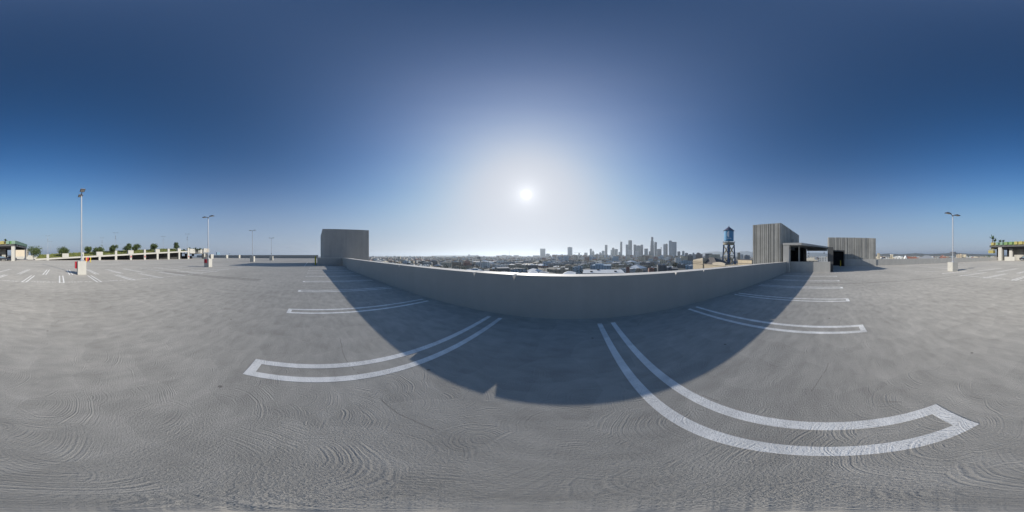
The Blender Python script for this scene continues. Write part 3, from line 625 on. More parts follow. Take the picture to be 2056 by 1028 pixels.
# ------------------------------------------------------------------ water tower and the beige building under it
WD = 140.0; wp = B(1463.5, WD); WX, WY = wp.x, wp.y
wt_ = empty('water_tower', 'blue water tower with a conical roof and white emblem, on braced steel legs', 'water tower', (WX, WY, -7), -az(1463.5))
z0 = -7
def wz(y): return ztop(y, WD)-z0
zt, zr, zb_, zl = wz(463.5), wz(455.2), wz(484), wz(491.5)
tk = MB().lathe([(0.01, zb_), (4.15, zb_), (4.15, zt)], 40).build('tank', M['tank'], wt_, smooth=False)
MB().lathe([(4.9, zt-.1), (4.9, zt), (.25, zr)], 40).build('conical_roof', M['cone'], wt_)
MB().lathe([(.35, zr-.2), (.35, zr+.5), (.01, zr+.9)], 10).build('finial', M['cone'], wt_)
MB().lathe([(4.3, wz(487.3)-.05), (5.3, wz(487.3)-.05), (5.3, wz(487.3)+.1), (4.3, wz(487.3)+.1)], 40).build('balcony', M['steel'], wt_)
rl = MB()
for k in range(28):
    a = 2*pi*k/28; rl.tube((5.25*cos(a), 5.25*sin(a), wz(487.3)), (5.25*cos(a), 5.25*sin(a), wz(487.3)+1.15), .035, n=4)
rl.lathe([(5.28, wz(487.3)+1.1), (5.28, wz(487.3)+1.17), (5.2, wz(487.3)+1.17), (5.2, wz(487.3)+1.1)], 40); rl.build('railing', M['steel'], wt_)
MB().lathe([(.01, wz(487.2)-.1), (4.85, wz(487.2)-.1), (4.85, zl), (.01, zl)], 40).build('ring_beam', M['brace'], wt_)
legs = []
for k in range(4):
    a = rad(45+90*k)+rad(38); r0, r1 = 5.5, 4.45
    legs.append((Vector((r0*cos(a), r0*sin(a), 0)), Vector((r1*cos(a), r1*sin(a), zl))))
    MB().bar(*legs[-1], 1.1, 1.1).build('leg', M['tower_steel'], wt_)
for k in range(4):
    A, Bq = legs[k], legs[(k+1) % 4]; lp = lambda L_, t: L_[0].lerp(L_[1], t)
    for t0, t1 in ((0.02, .48), (.5, .98)):
        MB().bar(lp(A, t0), lp(Bq, t1), .45, .45).build('diagonal_brace', M['brace'], wt_); MB().bar(lp(Bq, t0), lp(A, t1), .43, .43).build('diagonal_brace', M['brace'], wt_)
    MB().bar(lp(A, .49), lp(Bq, .49), .5, .5).build('cross_beam', M['brace'], wt_)
MB().tube((0, 0, 0), (0, 0, zb_), .45, n=10).build('riser_pipe', M['tower_steel'], wt_)
em = MB(); R_ = 4.19                                 # half moon emblem and a thin row of lettering strokes on the drum
def drum(a, z): a = rad(-90)+a; return (R_*cos(a), R_*sin(a), z)
zc = (zt+zb_)/2+1.0; H2 = 2.7
for i in range(14):
    z_0, z_1 = zc-H2+i*2*H2/14, zc-H2+(i+1)*2*H2/14; zz = (z_0+z_1)/2-zc; hw = math.sqrt(max(.01, 1-(zz/H2)**2))*1.95/R_
    ns_ = 5; a1 = rad(3)
    for j in range(ns_):
        b0, b1 = a1-hw+hw*j/ns_, a1-hw+hw*(j+1)/ns_; em.add([drum(b0, z_0), drum(b1, z_0), drum(b1, z_1), drum(b0, z_1)], [(0, 1, 2, 3)])
for j in range(11):
    b0 = rad(-24+j*5.0); zz = zc-H2-1.0; MB().add([drum(b0, zz), drum(b0+rad(3.4), zz), drum(b0+rad(3.4), zz+.55), drum(b0, zz+.55)], [(0, 1, 2, 3)]).build('letter', M['tank_white'], tk)
em.build('emblem', M['tank_white'], tk)

# beige building: local frame turned to face the deck; x runs right along the facade, y away
def face_frame(x, D_, z=0, extra=0): p_ = B(x, D_, z); return p_, -az(x)+extra
BG = empty('beige_building', 'large beige stucco hall with an arched pediment and dark hipped roof below the water tower', 'building', B(1440, 108, -24), -az(1440))
BA = rad(-75); c0 = B(1440, 108)                      # facade turned so that it catches the sun
BG.rotation_euler = (0, 0, -(BA+pi))
nb_ = Vector((sin(BA), cos(BA))); tb_ = Vector((-nb_.y, nb_.x))
def hitd(x): a = az(x); d = Vector((sin(a), cos(a))); return (c0.x*nb_.x+c0.y*nb_.y)/(d.x*nb_.x+d.y*nb_.y)
def bx(x): p = B(x, hitd(x)); return (p.x-c0.x)*tb_.x+(p.y-c0.y)*tb_.y
def bz(y, x=1440): return ztop(y, hitd(x))+24
MB().box(bx(1391.5), bx(1411), 0, 14, 0, bz(523, 1400)).build('corner_block', M['beige'], BG)
cr = MB(); cr.add([(bx(1391.5), -.1, bz(523, 1400)), (bx(1411), -.1, bz(523, 1400)), (bx(1411), -.1, bz(517.8, 1411)), (bx(1392), -.1, bz(521.6, 1392)), (bx(1391.5), 14, bz(523, 1400)), (bx(1411), 14, bz(523, 1400)), (bx(1411), 14, bz(517.8, 1411)), (bx(1392), 14, bz(521.6, 1392))], [(0, 1, 2, 3), (4, 7, 6, 5), (3, 2, 6, 7), (0, 3, 7, 4), (1, 5, 6, 2)])
cr.build('gable', M['beige_trim'], BG)
for yy in (526.2, 529.6): MB().box(bx(1392), bx(1408 if yy < 528 else 1411), -.16, -.11, bz(yy+.35, 1400), bz(yy-.35, 1400)).build('cornice', M['hip'], BG)
MB().box(bx(1411), bx(1483), .6, 16, 0, bz(532.6)).build('front_wall', M['beige'], BG)
MB().box(bx(1411), bx(1483), .3, .59, bz(532.9), bz(531.9)).build('coping', M['beige_trim'], BG)
arch = MB(); pts = [(bx(1430), bz(533)), (bx(1455), bz(533)), (bx(1455), bz(528.6))]
for t_ in range(9): q_ = 1-t_/8; pts.append((bx(1430+25*q_), bz(528.4)+(bz(526.0)-bz(528.4))*sin(pi*q_)))
pts.append((bx(1430), bz(528.6))); nn = len(pts)
arch.add([(a, .2, b) for a, b in pts]+[(a, 1.2, b) for a, b in pts], [tuple(range(nn)), tuple(range(2*nn-1, nn-1, -1))]+[(i, nn+i, nn+(i+1) % nn, (i+1) % nn) for i in range(nn)]); arch.build('pediment', M['beige_trim'], BG)
rf = MB(); z_a, z_b = bz(531.5), bz(517.2)
rf.add([(bx(1411.2), 1.5, z_a), (bx(1437), 1.5, z_a), (bx(1437), 15, z_a), (bx(1411.2), 15, z_a), (bx(1413), 5, z_b), (bx(1422), 5, z_b)], [(0, 1, 5, 4), (1, 2, 5), (2, 3, 4, 5), (3, 0, 4)]); rf.build('roof', M['hip'], BG)
rb = empty('beige_annex', 'plain beige penthouse block right of the water tower legs', 'building', B(1495, 112, -24), -(BA+pi)+rad(-8)); kk = 112*rad(.1751)
kk *= 1.6; MB().box(-14.5*kk, 14*kk, 0, 12, 0, ztop(522.5, 112)+24).build('wall', M['beige'], rb); MB().box(-14.6*kk, 14.1*kk, -.12, 12.1, ztop(529.5, 112)+24, ztop(528.6, 112)+24).build('cornice', M['hip'], rb)
MB().box(-14.2*kk, 13.7*kk, .3, 11.7, ztop(522.5, 112)+24.01, ztop(521.3, 112)+24).build('roof', M['hip'], rb)

# ------------------------------------------------------------------ the city
GZ = -28.0
gp_ = MB(); Rr = 26000
gp_.add([(-Rr, -Rr, GZ), (Rr, -Rr, GZ), (Rr, Rr, GZ), (-Rr, Rr, GZ)], [(0, 1, 2, 3)])
gm = bpy.data.materials.new('city_ground'); gm.use_nodes = True; t = gm.node_tree; b = t.nodes['Principled BSDF']; b.inputs['Roughness'].default_value = .95
g = N(t, 'ShaderNodeNewGeometry'); ns = N(t, 'ShaderNodeTexNoise'); ns.inputs['Scale'].default_value = .012; ns.inputs['Detail'].default_value = 8; ns.inputs['Roughness'].default_value = .75; t.links.new(g.outputs['Position'], ns.inputs['Vector'])
cr_ = N(t, 'ShaderNodeValToRGB'); e = cr_.color_ramp.elements; e[0].position = .35; e[0].color = (.04, .045, .038, 1); e[1].position = .7; e[1].color = (.17, .165, .15, 1)
t.links.new(ns.outputs['Fac'], cr_.inputs[0]); t.links.new(cr_.outputs[0], b.inputs['Base Color'])
tag(gp_.build('city_ground', gm), kind='structure')
# materials of the buildings
CM = {}
CC = {'white': (.62, .62, .60), 'grey': (.27, .28, .29), 'dark grey': (.11, .12, .13), 'tan': (.36, .30, .22), 'brick red': (.25, .11, .08), 'pale blue': (.30, .40, .48), 'cream': (.52, .46, .34), 'brown': (.19, .14, .10)}
for k_, c_ in CC.items():
    CM[k_] = (win_mat('facade_'+k_.replace(' ', '_'), tuple(v for v in c_), tuple(.05+v*.35 for v in c_), 5.5, 4.0, .35), mat('roofing_'+k_.replace(' ', '_'), tuple(min(.8, v*1.1+.05+(.07 if k_ == 'white' else 0)) for v in c_), .9, var=.2, vscale=.08))
def lowrise(name, w, d, h, col, style, rn, roofcol=None):
    m1 = CM[col][0]; m2 = CM[roofcol or col][1]; q = MB(); a, c = w/2, d/2
    if style == 'gable':
        rh = min(w, d)*.07
        q.box(-a, a, -c, c, 0, h); q.v = q.v; 
        q.add([(-a-.3, -c-.3, h+.02), (a+.3, -c-.3, h+.02), (a+.3, c+.3, h+.02), (-a-.3, c+.3, h+.02), (-a, 0, h+rh), (a, 0, h+rh)], [(0, 1, 5, 4), (2, 3, 4, 5), (1, 2, 5), (3, 0, 4)], 1)
    elif style == 'hip':
        rh = min(w, d)*.2
        q.box(-a, a, -c, c, 0, h); i_ = min(a, c)*.8
        q.add([(-a-.4, -c-.4, h+.02), (a+.4, -c-.4, h+.02), (a+.4, c+.4, h+.02), (-a-.4, c+.4, h+.02), (-a+i_, 0, h+rh), (a-i_, 0, h+rh)], [(0, 1, 5, 4), (2, 3, 4, 5), (1, 2, 5), (3, 0, 4)], 1)
    else:
        q.box(-a, a, -c, c, 0, h, 0, None, 1)
        for s_ in (-1, 1): q.box(-a, a, s_*c-(.3 if s_ > 0 else 0), s_*c+(.3 if s_ < 0 else 0), h+.01, h+.9); q.box(s_*a-(.3 if s_ > 0 else 0), s_*a+(.3 if s_ < 0 else 0), -c+.31, c-.31, h+.01, h+.9)
        for _ in range(rn.randint(2, 6)):
            x, y = rn.uniform(-a*.75, a*.75), rn.uniform(-c*.75, c*.75); s_ = rn.uniform(.8, 2.5); q.box(x-s_, x+s_, y-s_*.7, y+s_*.7, h+.01, h+rn.uniform(1, 2.6), 1 if rn.random() < .6 else 0)
        if rn.random() < .35: x, y = rn.uniform(-a*.4, a*.4), rn.uniform(-c*.4, c*.4); q.box(x-a*.35, x+a*.35, y-c*.3, y+c*.3, h+.01, h+3.2, 0, None, 1)
    return q.build(name, [m1, m2])
# landmarks of the middle distance, read off the photo: x0, x1, roof y, distance, depth, colour, roof, style, label
marks = [
 (1168, 1252, 544.6, 175, 34, 'grey', 'white', 'gable', 'long white gabled warehouse with dark skylights just beyond the parapet'),
 (1131, 1156, 547.8, 165, 22, 'tan', 'white', 'hip', 'pale hipped roof just beyond the parapet left of the long white warehouse'),
 (1060, 1080, 545.8, 190, 20, 'grey', 'white', 'hip', 'small pale tent roof beyond the parapet under the dark windowed block'),
 (1082, 1102, 547.0, 170, 18, 'grey', 'grey', 'hip', 'small grey hipped roof beside the pale tent roof'),
 (1116, 1142, 541.8, 215, 26, 'tan', 'white', 'flat', 'white flat roof above the pale hipped roof near the parapet'),
 (1187, 1229, 533.8, 330, 60, 'pale blue', 'pale blue', 'flat', 'wide pale blue warehouse behind the long white one'),
 (1151, 1170, 538.2, 260, 30, 'pale blue', 'grey', 'flat', 'blue grey block left of the pale blue warehouse'),
 (1022, 1059, 532.6, 320, 40, 'tan', 'white', 'flat', 'tan brick block with a bright white roof line, left of the dark windowed block'),
 (1059.5, 1079, 532.8, 318, 40, 'dark grey', 'white', 'flat', 'dark windowed block joined to the right of the tan brick block'),
 (930, 946, 529.6, 420, 30, 'brick red', 'brick red', 'flat', 'small brick red block far left under the low white towers'),
 (886, 906, 528.2, 430, 30, 'cream', 'cream', 'flat', 'cream flat block beside a tall dark cypress'),
 (1188, 1210, 527.5, 600, 60, 'grey', 'white', 'flat', 'long grey shed beyond the pale blue warehouse'),
 (1258, 1264, 539.5, 250, 20, 'brick red', 'brown', 'flat', 'narrow reddish block left of the black hoarding'),
 (1276, 1291, 545.2, 180, 20, 'tan', 'brown', 'flat', 'low orange tan shop right of the black hoarding'),
 (1302, 1313, 541.0, 200, 16, 'brick red', 'tan', 'flat', 'pinkish block close beyond the parapet left of the grey glazed block'),
 (1319.5, 1337, 533.8, 230, 26, 'dark grey', 'grey', 'flat', 'grey glazed block beyond the parapet under the pointed tower'),
 (1336, 1352, 537.6, 260, 30, 'grey', 'white', 'flat', 'white roofed shed right of the grey glazed block'),
 (1349, 1361, 538.8, 240, 20, 'dark grey', 'dark grey', 'gable', 'dark double gabled shed left of the beige hall'),
 (1325.5, 1337, 524.0, 420, 30, 'cream', 'tan', 'flat', 'cream square block among the trees under the glass tower'),
 (1343, 1350, 531.5, 330, 18, 'cream', 'white', 'flat', 'small cream block beside the large olive tree'),
 (1366, 1380, 515.8, 620, 40, 'cream', 'cream', 'flat', 'cream block with tall window bays left of the beige hall'),
 (1355, 1367, 518.4, 560, 40, 'white', 'white', 'flat', 'white low block left of the cream one with tall window bays'),
 (1376, 1391, 534.2, 280, 26, 'pale blue', 'white', 'flat', 'white and pale blue block tucked against the beige hall'),
 (1380, 1391, 513.8, 700, 50, 'dark grey', 'dark grey', 'flat', 'dark teal block above the beige hall corner'),
 (1367, 1390, 524.5, 500, 40, 'pale blue', 'dark grey', 'flat', 'long dark blue roof under the cream block with tall bays'),
 (1424, 1446, 511.2, 640, 60, 'cream', 'cream', 'flat', 'pale cream hospital like block left of the water tower legs'),
 (1415.5, 1430, 509.2, 900, 60, 'dark grey', 'dark grey', 'flat', 'dark flat slab behind the hipped roof of the beige hall'),
 (1480.5, 1486.3, 508.2, 700, 40, 'tan', 'tan', 'flat', 'tan narrow tower right of the water tower legs'),
 (1487.2, 1492, 511.0, 700, 40, 'white', 'white', 'flat', 'white narrow block second right of the water tower legs'),
 (1493.5, 1505, 513.0, 650, 50, 'grey', 'white', 'flat', 'grey low block left of the tall ribbed shaft'),
 (1612, 1642, 519.5, 250, 40, 'cream', 'cream', 'hip', 'cream hipped roof seen through the opening under the canopy'),
 (1621, 1624, 512.6, 300, 10, 'white', 'white', 'flat', 'small white turret seen under the canopy'),
 (1645, 1662, 517.8, 330, 40, 'white', 'cream', 'flat', 'white flat block seen at the right of the opening under the canopy'),
 (1762, 1766, 510, 420, 20, 'cream', 'cream', 'flat', 'pale narrow block right of the sunlit ribbed shaft'),
 (1787, 1793, 512.3, 430, 20, 'cream', 'white', 'flat', 'cream block above the right parapet, left of the white domed turret'),
 (1796, 1812, 517.0, 300, 22, 'white', 'white', 'flat', 'bright white low block close behind the right parapet'),
 (1815, 1840, 516.6, 300, 22, 'brick red', 'brick red', 'flat', 'terracotta low block right of the white domed turret'),
 (1841, 1880, 515.0, 260, 50, 'grey', 'grey', 'hip', 'wide pale grey hipped roof rising over the right parapet'),
 (1887, 1899, 515.5, 350, 22, 'brick red', 'white', 'flat', 'pink low block left of the single lamp pole'),
 (1921, 1932, 511.8, 400, 24, 'tan', 'tan', 'flat', 'salmon block right of the single lamp pole'),
 (1926, 1940, 510.6, 440, 24, 'cream', 'cream', 'gable', 'cream gabled block right of the single lamp, highest there'),
]
for i, (x0, x1, yt, D_, dep, col, rc, sty, lab) in enumerate(marks):
    xm = (x0+x1)/2; w = (x1-x0)*rad(.1751)*D_; h = max(4, ztop(yt, D_)-GZ); rn = random.Random(i)
    if sty == 'gable': h -= min(w, dep)*.06
    if sty == 'hip': h -= min(w, dep)*.14
    o = lowrise('city_building', w, dep, h, col, sty, rn, rc); p_ = B(xm, D_+dep/2, GZ); o.location = p_; o.rotation_euler = (0, 0, -az(xm)+rn.uniform(-.12, .12))
    if i == 0:
        for j, (sx_, sy_) in enumerate(((-.3, .45), (-.12, -.1), (-.3, -.6), (.08, .25), (.3, -.6), (.25, .5))):
            sk = MB().box(w*sx_-1.3, w*sx_+1.3, dep/2*sy_-1.6, dep/2*sy_+1.6, h+.1, h+min(w, dep)*.07*(1-abs(sy_))+.8); sk.build('skylight', M['black'], o)
    tag(o, lab, 'building', 'city buildings below the deck')
bb_ = empty('billboard', 'black square hoarding standing over the low roofs right of the long white warehouse', 'billboard', B(1270, 200, GZ), -az(1270))
MB().box(-3, 3, 0, .5, 13.5, ztop(540.8, 200)-GZ).build('panel', M['black'], bb_); MB().tube((-2, .3, 0), (-2, .3, 13.5), .25).build('leg', M['steel'], bb_); MB().tube((2, .3, 0), (2, .3, 13.5), .25).build('leg', M['steel'], bb_)
tu = empty('domed_turret', 'white domed turret rising behind the right parapet', 'tower', B(1818, 300, GZ))
MB().box(-2.2, 2.2, -2.2, 2.2, 0, 27.2).build('shaft', CM['white'][1], tu); MB().lathe([(2.0, 27.21), (2.0, 28.5), (1.5, 29.6), (.6, 30.3), (.05, 30.6)], 16).build('dome', M['tank_white'], tu)

# skyline
TM = [win_mat('tower_glass', (.15, .20, .23), (.04, .07, .09), 13, 11, .6), win_mat('tower_stone', (.24, .22, .21), (.06, .07, .09), 11, 3.9, .5, True), win_mat('tower_blue', (.12, .20, .27), (.05, .11, .17), 15, 3.9, .5, True),
      win_mat('tower_dark', (.07, .09, .115), (.03, .04, .05), 5, 3.9, .6), win_mat('tower_pale', (.40, .40, .40), (.12, .14, .17), 5, 3.9, .5), win_mat('tower_brown', (.17, .12, .11), (.05, .05, .06), 6, 3.9, .5, True)]
skyl = [  # x0, x1, top y, distance, material, shape, label
 (939.8, 943.5, 511, 4200, 4, 'box', 'small pale tower at the left end of the low distant row, stepped above the slab'), (943.6, 953.5, 512.6, 4200, 4, 'box', 'low pale slab joined right of the small stepped tower, far left'), (955, 961, 512.3, 4200, 4, 'box', 'lone low pale block right of the far left slab'),
 (996, 1007, 513, 3900, 0, 'box', 'low blue grey slab left of the antenna mast, leftmost of its cluster'), (1007.2, 1017, 511.8, 3900, 0, 'box', 'low blue grey block directly left of the antenna mast'), (1017.2, 1027.5, 512.6, 3900, 0, 'gable', 'low peaked block under the thin antenna mast'),
 (1031, 1041.5, 512.2, 3900, 4, 'box', 'low pale block right of the antenna mast'), (1042, 1047, 514, 3900, 0, 'box', 'smallest low block right of the antenna cluster'),
 (1070, 1084, 512.8, 3300, 0, 'box', 'long low slab left of the first tall slab tower'), (1084.5, 1095, 499.2, 3200, 0, 'crown', 'first tall flat topped slab tower from the left, below the sun'), (1095.5, 1104, 509.4, 3200, 0, 'box', 'lower block attached right of the first slab tower'),
 (1108, 1130, 511.4, 3300, 0, 'step', 'long stepped low building between the two slab towers'), (1132, 1169, 511.6, 2700, 3, 'box', 'broad dark slab at the foot of the second slab tower'), (1139.5, 1149.2, 496.2, 3000, 2, 'box', 'second tall flat topped slab tower, pale blue, left of the crane'),
 (1161.3, 1164.3, 508, 2650, 3, 'box', 'small dark tower standing on the broad dark slab'), (1173, 1179.7, 507.2, 2900, 4, 'crown', 'short pale tower with a dark cap right of the broad dark slab'),
 (1184.2, 1188.4, 499.6, 2900, 0, 'box', 'taller half of the stepped pair right of the short pale tower'), (1188.5, 1193.5, 503, 2900, 0, 'step', 'lower half of the stepped pair'), (1196, 1202, 509.5, 2900, 0, 'box', 'low block between the stepped pair and the domed cluster'),
 (1203, 1208, 506, 2900, 0, 'step', 'sloping left wing of the cluster before the thin tower'), (1208.2, 1214, 503.2, 2900, 2, 'gable', 'domed block left of the thin tower'), (1214.5, 1219.6, 491.8, 2800, 3, 'box', 'thin dark flat topped tower standing alone left of the spired one'),
 (1226, 1228.6, 502, 2800, 0, 'box', 'slim low tower leftmost of the group before the spired tower'), (1228.8, 1233.4, 497.6, 2800, 3, 'box', 'dark tower tallest of the group before the spired tower'), (1233.6, 1240.5, 500.2, 2850, 0, 'box', 'wide tower at the right of the group before the spired tower'),
 (1241.8, 1245, 506, 2700, 2, 'box', 'low blue tower at the foot of the spired tower'), (1245, 1249.4, 485.4, 2700, 3, 'sail', 'tall slender curved tower with a rooftop spire'),
 (1256.3, 1261.5, 491.2, 2600, 0, 'box', 'grey tower left of the tall dark slab right of the spire'), (1261.6, 1269, 482.6, 2650, 3, 'box', 'tall dark slab tower right of the spired tower'), (1260.2, 1269.6, 501.3, 2400, 4, 'box', 'pale block in front of the tall dark slab tower'),
 (1272, 1277.4, 491.2, 2600, 3, 'box', 'left twin of the broad triple towers'), (1277.5, 1286.3, 493, 2650, 0, 'box', 'middle recessed slab of the broad triple towers'), (1286.4, 1291.2, 491.4, 2600, 3, 'box', 'right twin of the broad triple towers'), (1275, 1283, 503.7, 2300, 4, 'box', 'pale low block in front of the triple towers'),
 (1293.6, 1301, 499.2, 2500, 0, 'crown', 'medium tower with a dark crown between the triple towers and the tallest'), (1302.5, 1306.3, 504.6, 2500, 3, 'box', 'small dark tower at the left foot of the tallest tower'),
 (1305.6, 1313.2, 475.4, 2500, 3, 'bank', 'tallest round stepped tower of the skyline'), (1313.8, 1319, 485.8, 2500, 3, 'gable', 'pointed dark tower right of the tallest tower'), (1319.2, 1328.2, 500, 2450, 3, 'box', 'wide low dark block right of the pointed tower'),
 (1326.8, 1328.2, 496.2, 2440, 3, 'box', 'thin lift tower on the right corner of the wide low dark block'), (1331.8, 1336.1, 490.4, 2450, 4, 'box', 'pale narrow tower left of the brown one'), (1336.2, 1340.6, 489.2, 2420, 5, 'gable', 'brown narrow tower with a slanted top'),
 (1343, 1349, 483.2, 2300, 2, 'box', 'blue glass tower at the right end of the skyline'), (1349.1, 1358.5, 485.8, 2320, 2, 'crown', 'broad glass tower with a dark crown, right of the blue one'),
 (1360, 1366, 504.6, 2000, 3, 'gable', 'small dark domed tower right of the glass towers'), (1369.6, 1374.3, 504.2, 1900, 0, 'box', 'small grey tower second right of the glass towers'), (1375, 1381.5, 508, 1900, 3, 'box', 'low dark block third right of the glass towers'), (1383, 1389, 510, 1700, 3, 'box', 'low dark block fourth right of the glass towers'),
 (1389.5, 1396.5, 507.4, 1100, 4, 'step', 'beige stepped block with angled walls above the beige hall'), (1396.6, 1410.6, 507.2, 1150, 5, 'step', 'dark angular block above the beige hall'),
]
for i, (x0, x1, yt, D_, mi, sh, lab) in enumerate(skyl):
    xm = (x0+x1)/2; w = (x1-x0)*rad(.1751)*D_; h = ztop(yt, D_)-GZ; a = w/2; q = MB(); dpt = max(24, min(w, 60)); rn = random.Random(100+i)
    r = empty('skyscraper' if h > 90 else 'office_block', lab, 'skyscraper' if h > 90 else 'building', B(xm, D_+dpt/2, GZ), -az(xm), 'downtown skyline buildings')
    if sh == 'bank':
        n_ = 24; q.lathe([(a, 0), (a, h*.60), (a*.86, h*.60), (a*.86, h*.80), (a*.62, h*.80), (a*.62, h*.985), (a*.5, h), (.1, h)], n_)
    elif sh == 'sail':
        for k_ in range(14):
            t0, t1 = k_/14, (k_+1)/14; w0 = a*(1.45 if t0 < .12 else 1-.12*t0)*(1 if t0 < .86 else .8); q.box(-w0, a, -dpt/2, dpt/2, h*t0+(.01 if k_ else 0), h*t1)
        MB().tube((-a*.7, 0, h*.9), (-a*.7, 0, h+(485.4-481.4)*rad(.1751)*D_), 1.8, .8, 6).build('spire', M['steel'], r)
    elif sh == 'gable':
        q.box(-a, a, -dpt/2, dpt/2, 0, h*.955); q.add([(-a, -dpt/2, h*.955), (a, -dpt/2, h*.955), (a*.5, -dpt/2+2, h), (-a*.6, -dpt/2+2, h), (-a, dpt/2, h*.955), (a, dpt/2, h*.955), (a*.5, dpt/2-2, h), (-a*.6, dpt/2-2, h)], [(0, 1, 2, 3), (4, 7, 6, 5), (3, 2, 6, 7), (0, 3, 7, 4), (1, 5, 6, 2)])
    elif sh == 'step':
        q.box(-a, a, -dpt/2, dpt/2, 0, h*.8); q.box(-a*.75, a*.45, -dpt/2+1, dpt/2-1, h*.8+.01, h*.93); q.box(-a*.55, a*.1, -dpt/2+2, dpt/2-2, h*.93+.01, h)
    else: q.box(-a, a, -dpt/2, dpt/2, 0, h-(.05*h if sh == 'crown' else 0))
    q.build('tower_body', TM[mi], r)
    if sh == 'crown': MB().box(-a*1.01, a*1.01, -dpt/2-.3, dpt/2+.3, h*.95+.01, h).build('crown', TM[3], r)
    elif sh == 'box' and h > 60: MB().box(-a*.4, a*.3, -dpt*.2, dpt*.2, h+.01, h+4).build('plant_room', TM[3], r)
def mast(x, yt, D_, label, name, r_=1.6):
    h = ztop(yt, D_)-GZ; r = empty(name, label, 'mast', B(x, D_, GZ), -az(x)); q = MB(); q.tube((0, 0, 0), (0, 0, h), r_, r_*.4, 6); q.build('mast', M['steel'], r); return r, h
mast(1022.7, 503, 3890, 'thin antenna mast on the low peaked block under the sun', 'antenna_mast', 3)
r, h = mast(1155.5, 506.5, 2600, 'tower crane with a long jib above the broad dark slab', 'tower_crane', 1.4); MB().box(-30, 90, -1, 1, h-4, h-1.5).build('jib', M['steel'], r)

# individual low buildings around, nearest first, the rest as one mass
GR = rad(41); CW = 37.0
sectors = [((-75, -62), 'beyond the left end of the near parapet'), ((-62, -48), 'left of the red block, under open sky'), ((-48, -34), 'under the far left row of low pale blocks'), ((-34, -22), 'under the antenna mast cluster'),
           ((-22, -12), 'below the sun, under the first slab tower'), ((-12, -2), 'under the second slab tower and crane'), ((-2, 8), 'under the stepped pair and thin tower'), ((8, 18), 'under the spired tower'),
           ((18, 27), 'under the triple towers'), ((27, 36), 'under the tallest tower'), ((36, 46), 'under the glass towers'), ((46, 66), 'around the water tower'), ((78, 92), 'seen under the canopy'), ((106, 128), 'behind the right parapet near the ribbed block'), ((128, 150), 'behind the right parapet near the single lamp')]
occupied = [(B((m_[0]+m_[1])/2, m_[3]+m_[4]/2), max((m_[1]-m_[0])*rad(.1751)*m_[3], m_[4])*.62+10) for m_ in marks]
occupied += [(B(1450, 125), 55), (B(1495, 120), 35), (Vector((WX, WY, 0)), 20)]
cand = []; rn = random.Random(11)
for i in range(-165, 166):
    for j in range(-165, 166):
        X, Y = i*CW+rn.uniform(-7, 7), j*CW+rn.uniform(-7, 7)
        if j % 9 == 0: continue
        x, y = X*cos(GR)-Y*sin(GR), X*sin(GR)+Y*cos(GR); D_ = math.hypot(x, y)
        if D_ < 205 or D_ > 6200 or rn.random() < (.2 if D_ < 1500 else .42): continue
        a_ = math.degrees(math.atan2(x, y))
        if not any(s_[0][0] <= a_ < s_[0][1] for s_ in sectors): continue
        if a_ > 100 and D_ > 2500: continue
        if any((o_[0].x-x)**2+(o_[0].y-y)**2 < (o_[1]+14)**2 for o_ in occupied): continue
        cand.append((D_, x, y, a_))
cand.sort()
cnt = {}; pal = ['white', 'grey', 'grey', 'grey', 'dark grey', 'dark grey', 'tan', 'brick red', 'pale blue', 'cream', 'brown', 'tan']
protos = {}
NI = 258
for k_, (D_, x, y, a_) in enumerate(cand[:NI]):
    col = rn.choice(pal); sty = rn.choice(('flat', 'flat', 'flat', 'gable', 'hip')); rc = rn.choice((col, col, 'grey', 'white', 'white', 'dark grey', 'cream'))
    w, d = rn.uniform(17, 33), rn.uniform(15, 30); h = rn.choice((5, 6, 7, 8, 10, 13)) if D_ > 260 else rn.choice((4.5, 5.5, 7))
    if a_ > 100: h = rn.uniform(8, 22); rc = rn.choice(('white', 'cream', 'tan', 'brick red'))
    o = lowrise('city_building', w, d, h, col, sty, rn, rc); o.location = (x, y, GZ); o.rotation_euler = (0, 0, GR+rn.choice((0, pi/2)))
    s_ = [s for s in sectors if s[0][0] <= a_ < s[0][1]][0][1]; key = (s_, col); cnt[key] = cnt.get(key, 0)+1
    num = ['nearest', 'second nearest', 'third nearest', 'fourth nearest', 'fifth nearest', 'sixth nearest', 'seventh nearest', 'eighth nearest', 'ninth nearest', 'tenth nearest']
    tag(o, '%s low %s walled building %s' % (num[min(9, cnt[key]-1)], col, s_), 'building', 'city buildings below the deck')
far = MB(); ftr = MB(); fcols = list(CC)
for D_, x, y, a_ in cand[NI:]:
    a1 = GR+rn.choice((0, pi/2)); w, d = rn.uniform(6, 16), rn.uniform(6, 15); h = rn.choice((4, 5, 6, 7, 9, 12)) if D_ < 1500 else rn.choice((5, 6, 8, 10, 14))
    if rn.random() < .03: h *= 2.2
    if a_ > 100: h = rn.uniform(12, 27)
    if 800 < D_ < 3000 and -8 < a_ < 44 and rn.random() < .16: h = rn.uniform(14, 30)*(.6+D_/2000); w *= 1.1
    Mx = Matrix.Translation((x, y, GZ)) @ Matrix.Rotation(a1, 4, 'Z'); mi = rn.randrange(8); ti = fcols.index(rn.choice(('white', 'white', 'grey', 'grey', 'cream', 'tan', 'dark grey', 'pale blue', fcols[mi]))) 
    far.box(-w, w, -d, d, 0, h, mi, Mx, 8+ti)
tag(far.build('distant_city', [CM[c_][0] for c_ in fcols]+[CM[c_][1] for c_ in fcols]), 'hazy mass of low roofs spreading to the horizon beneath the skyline', 'city', kind='stuff')
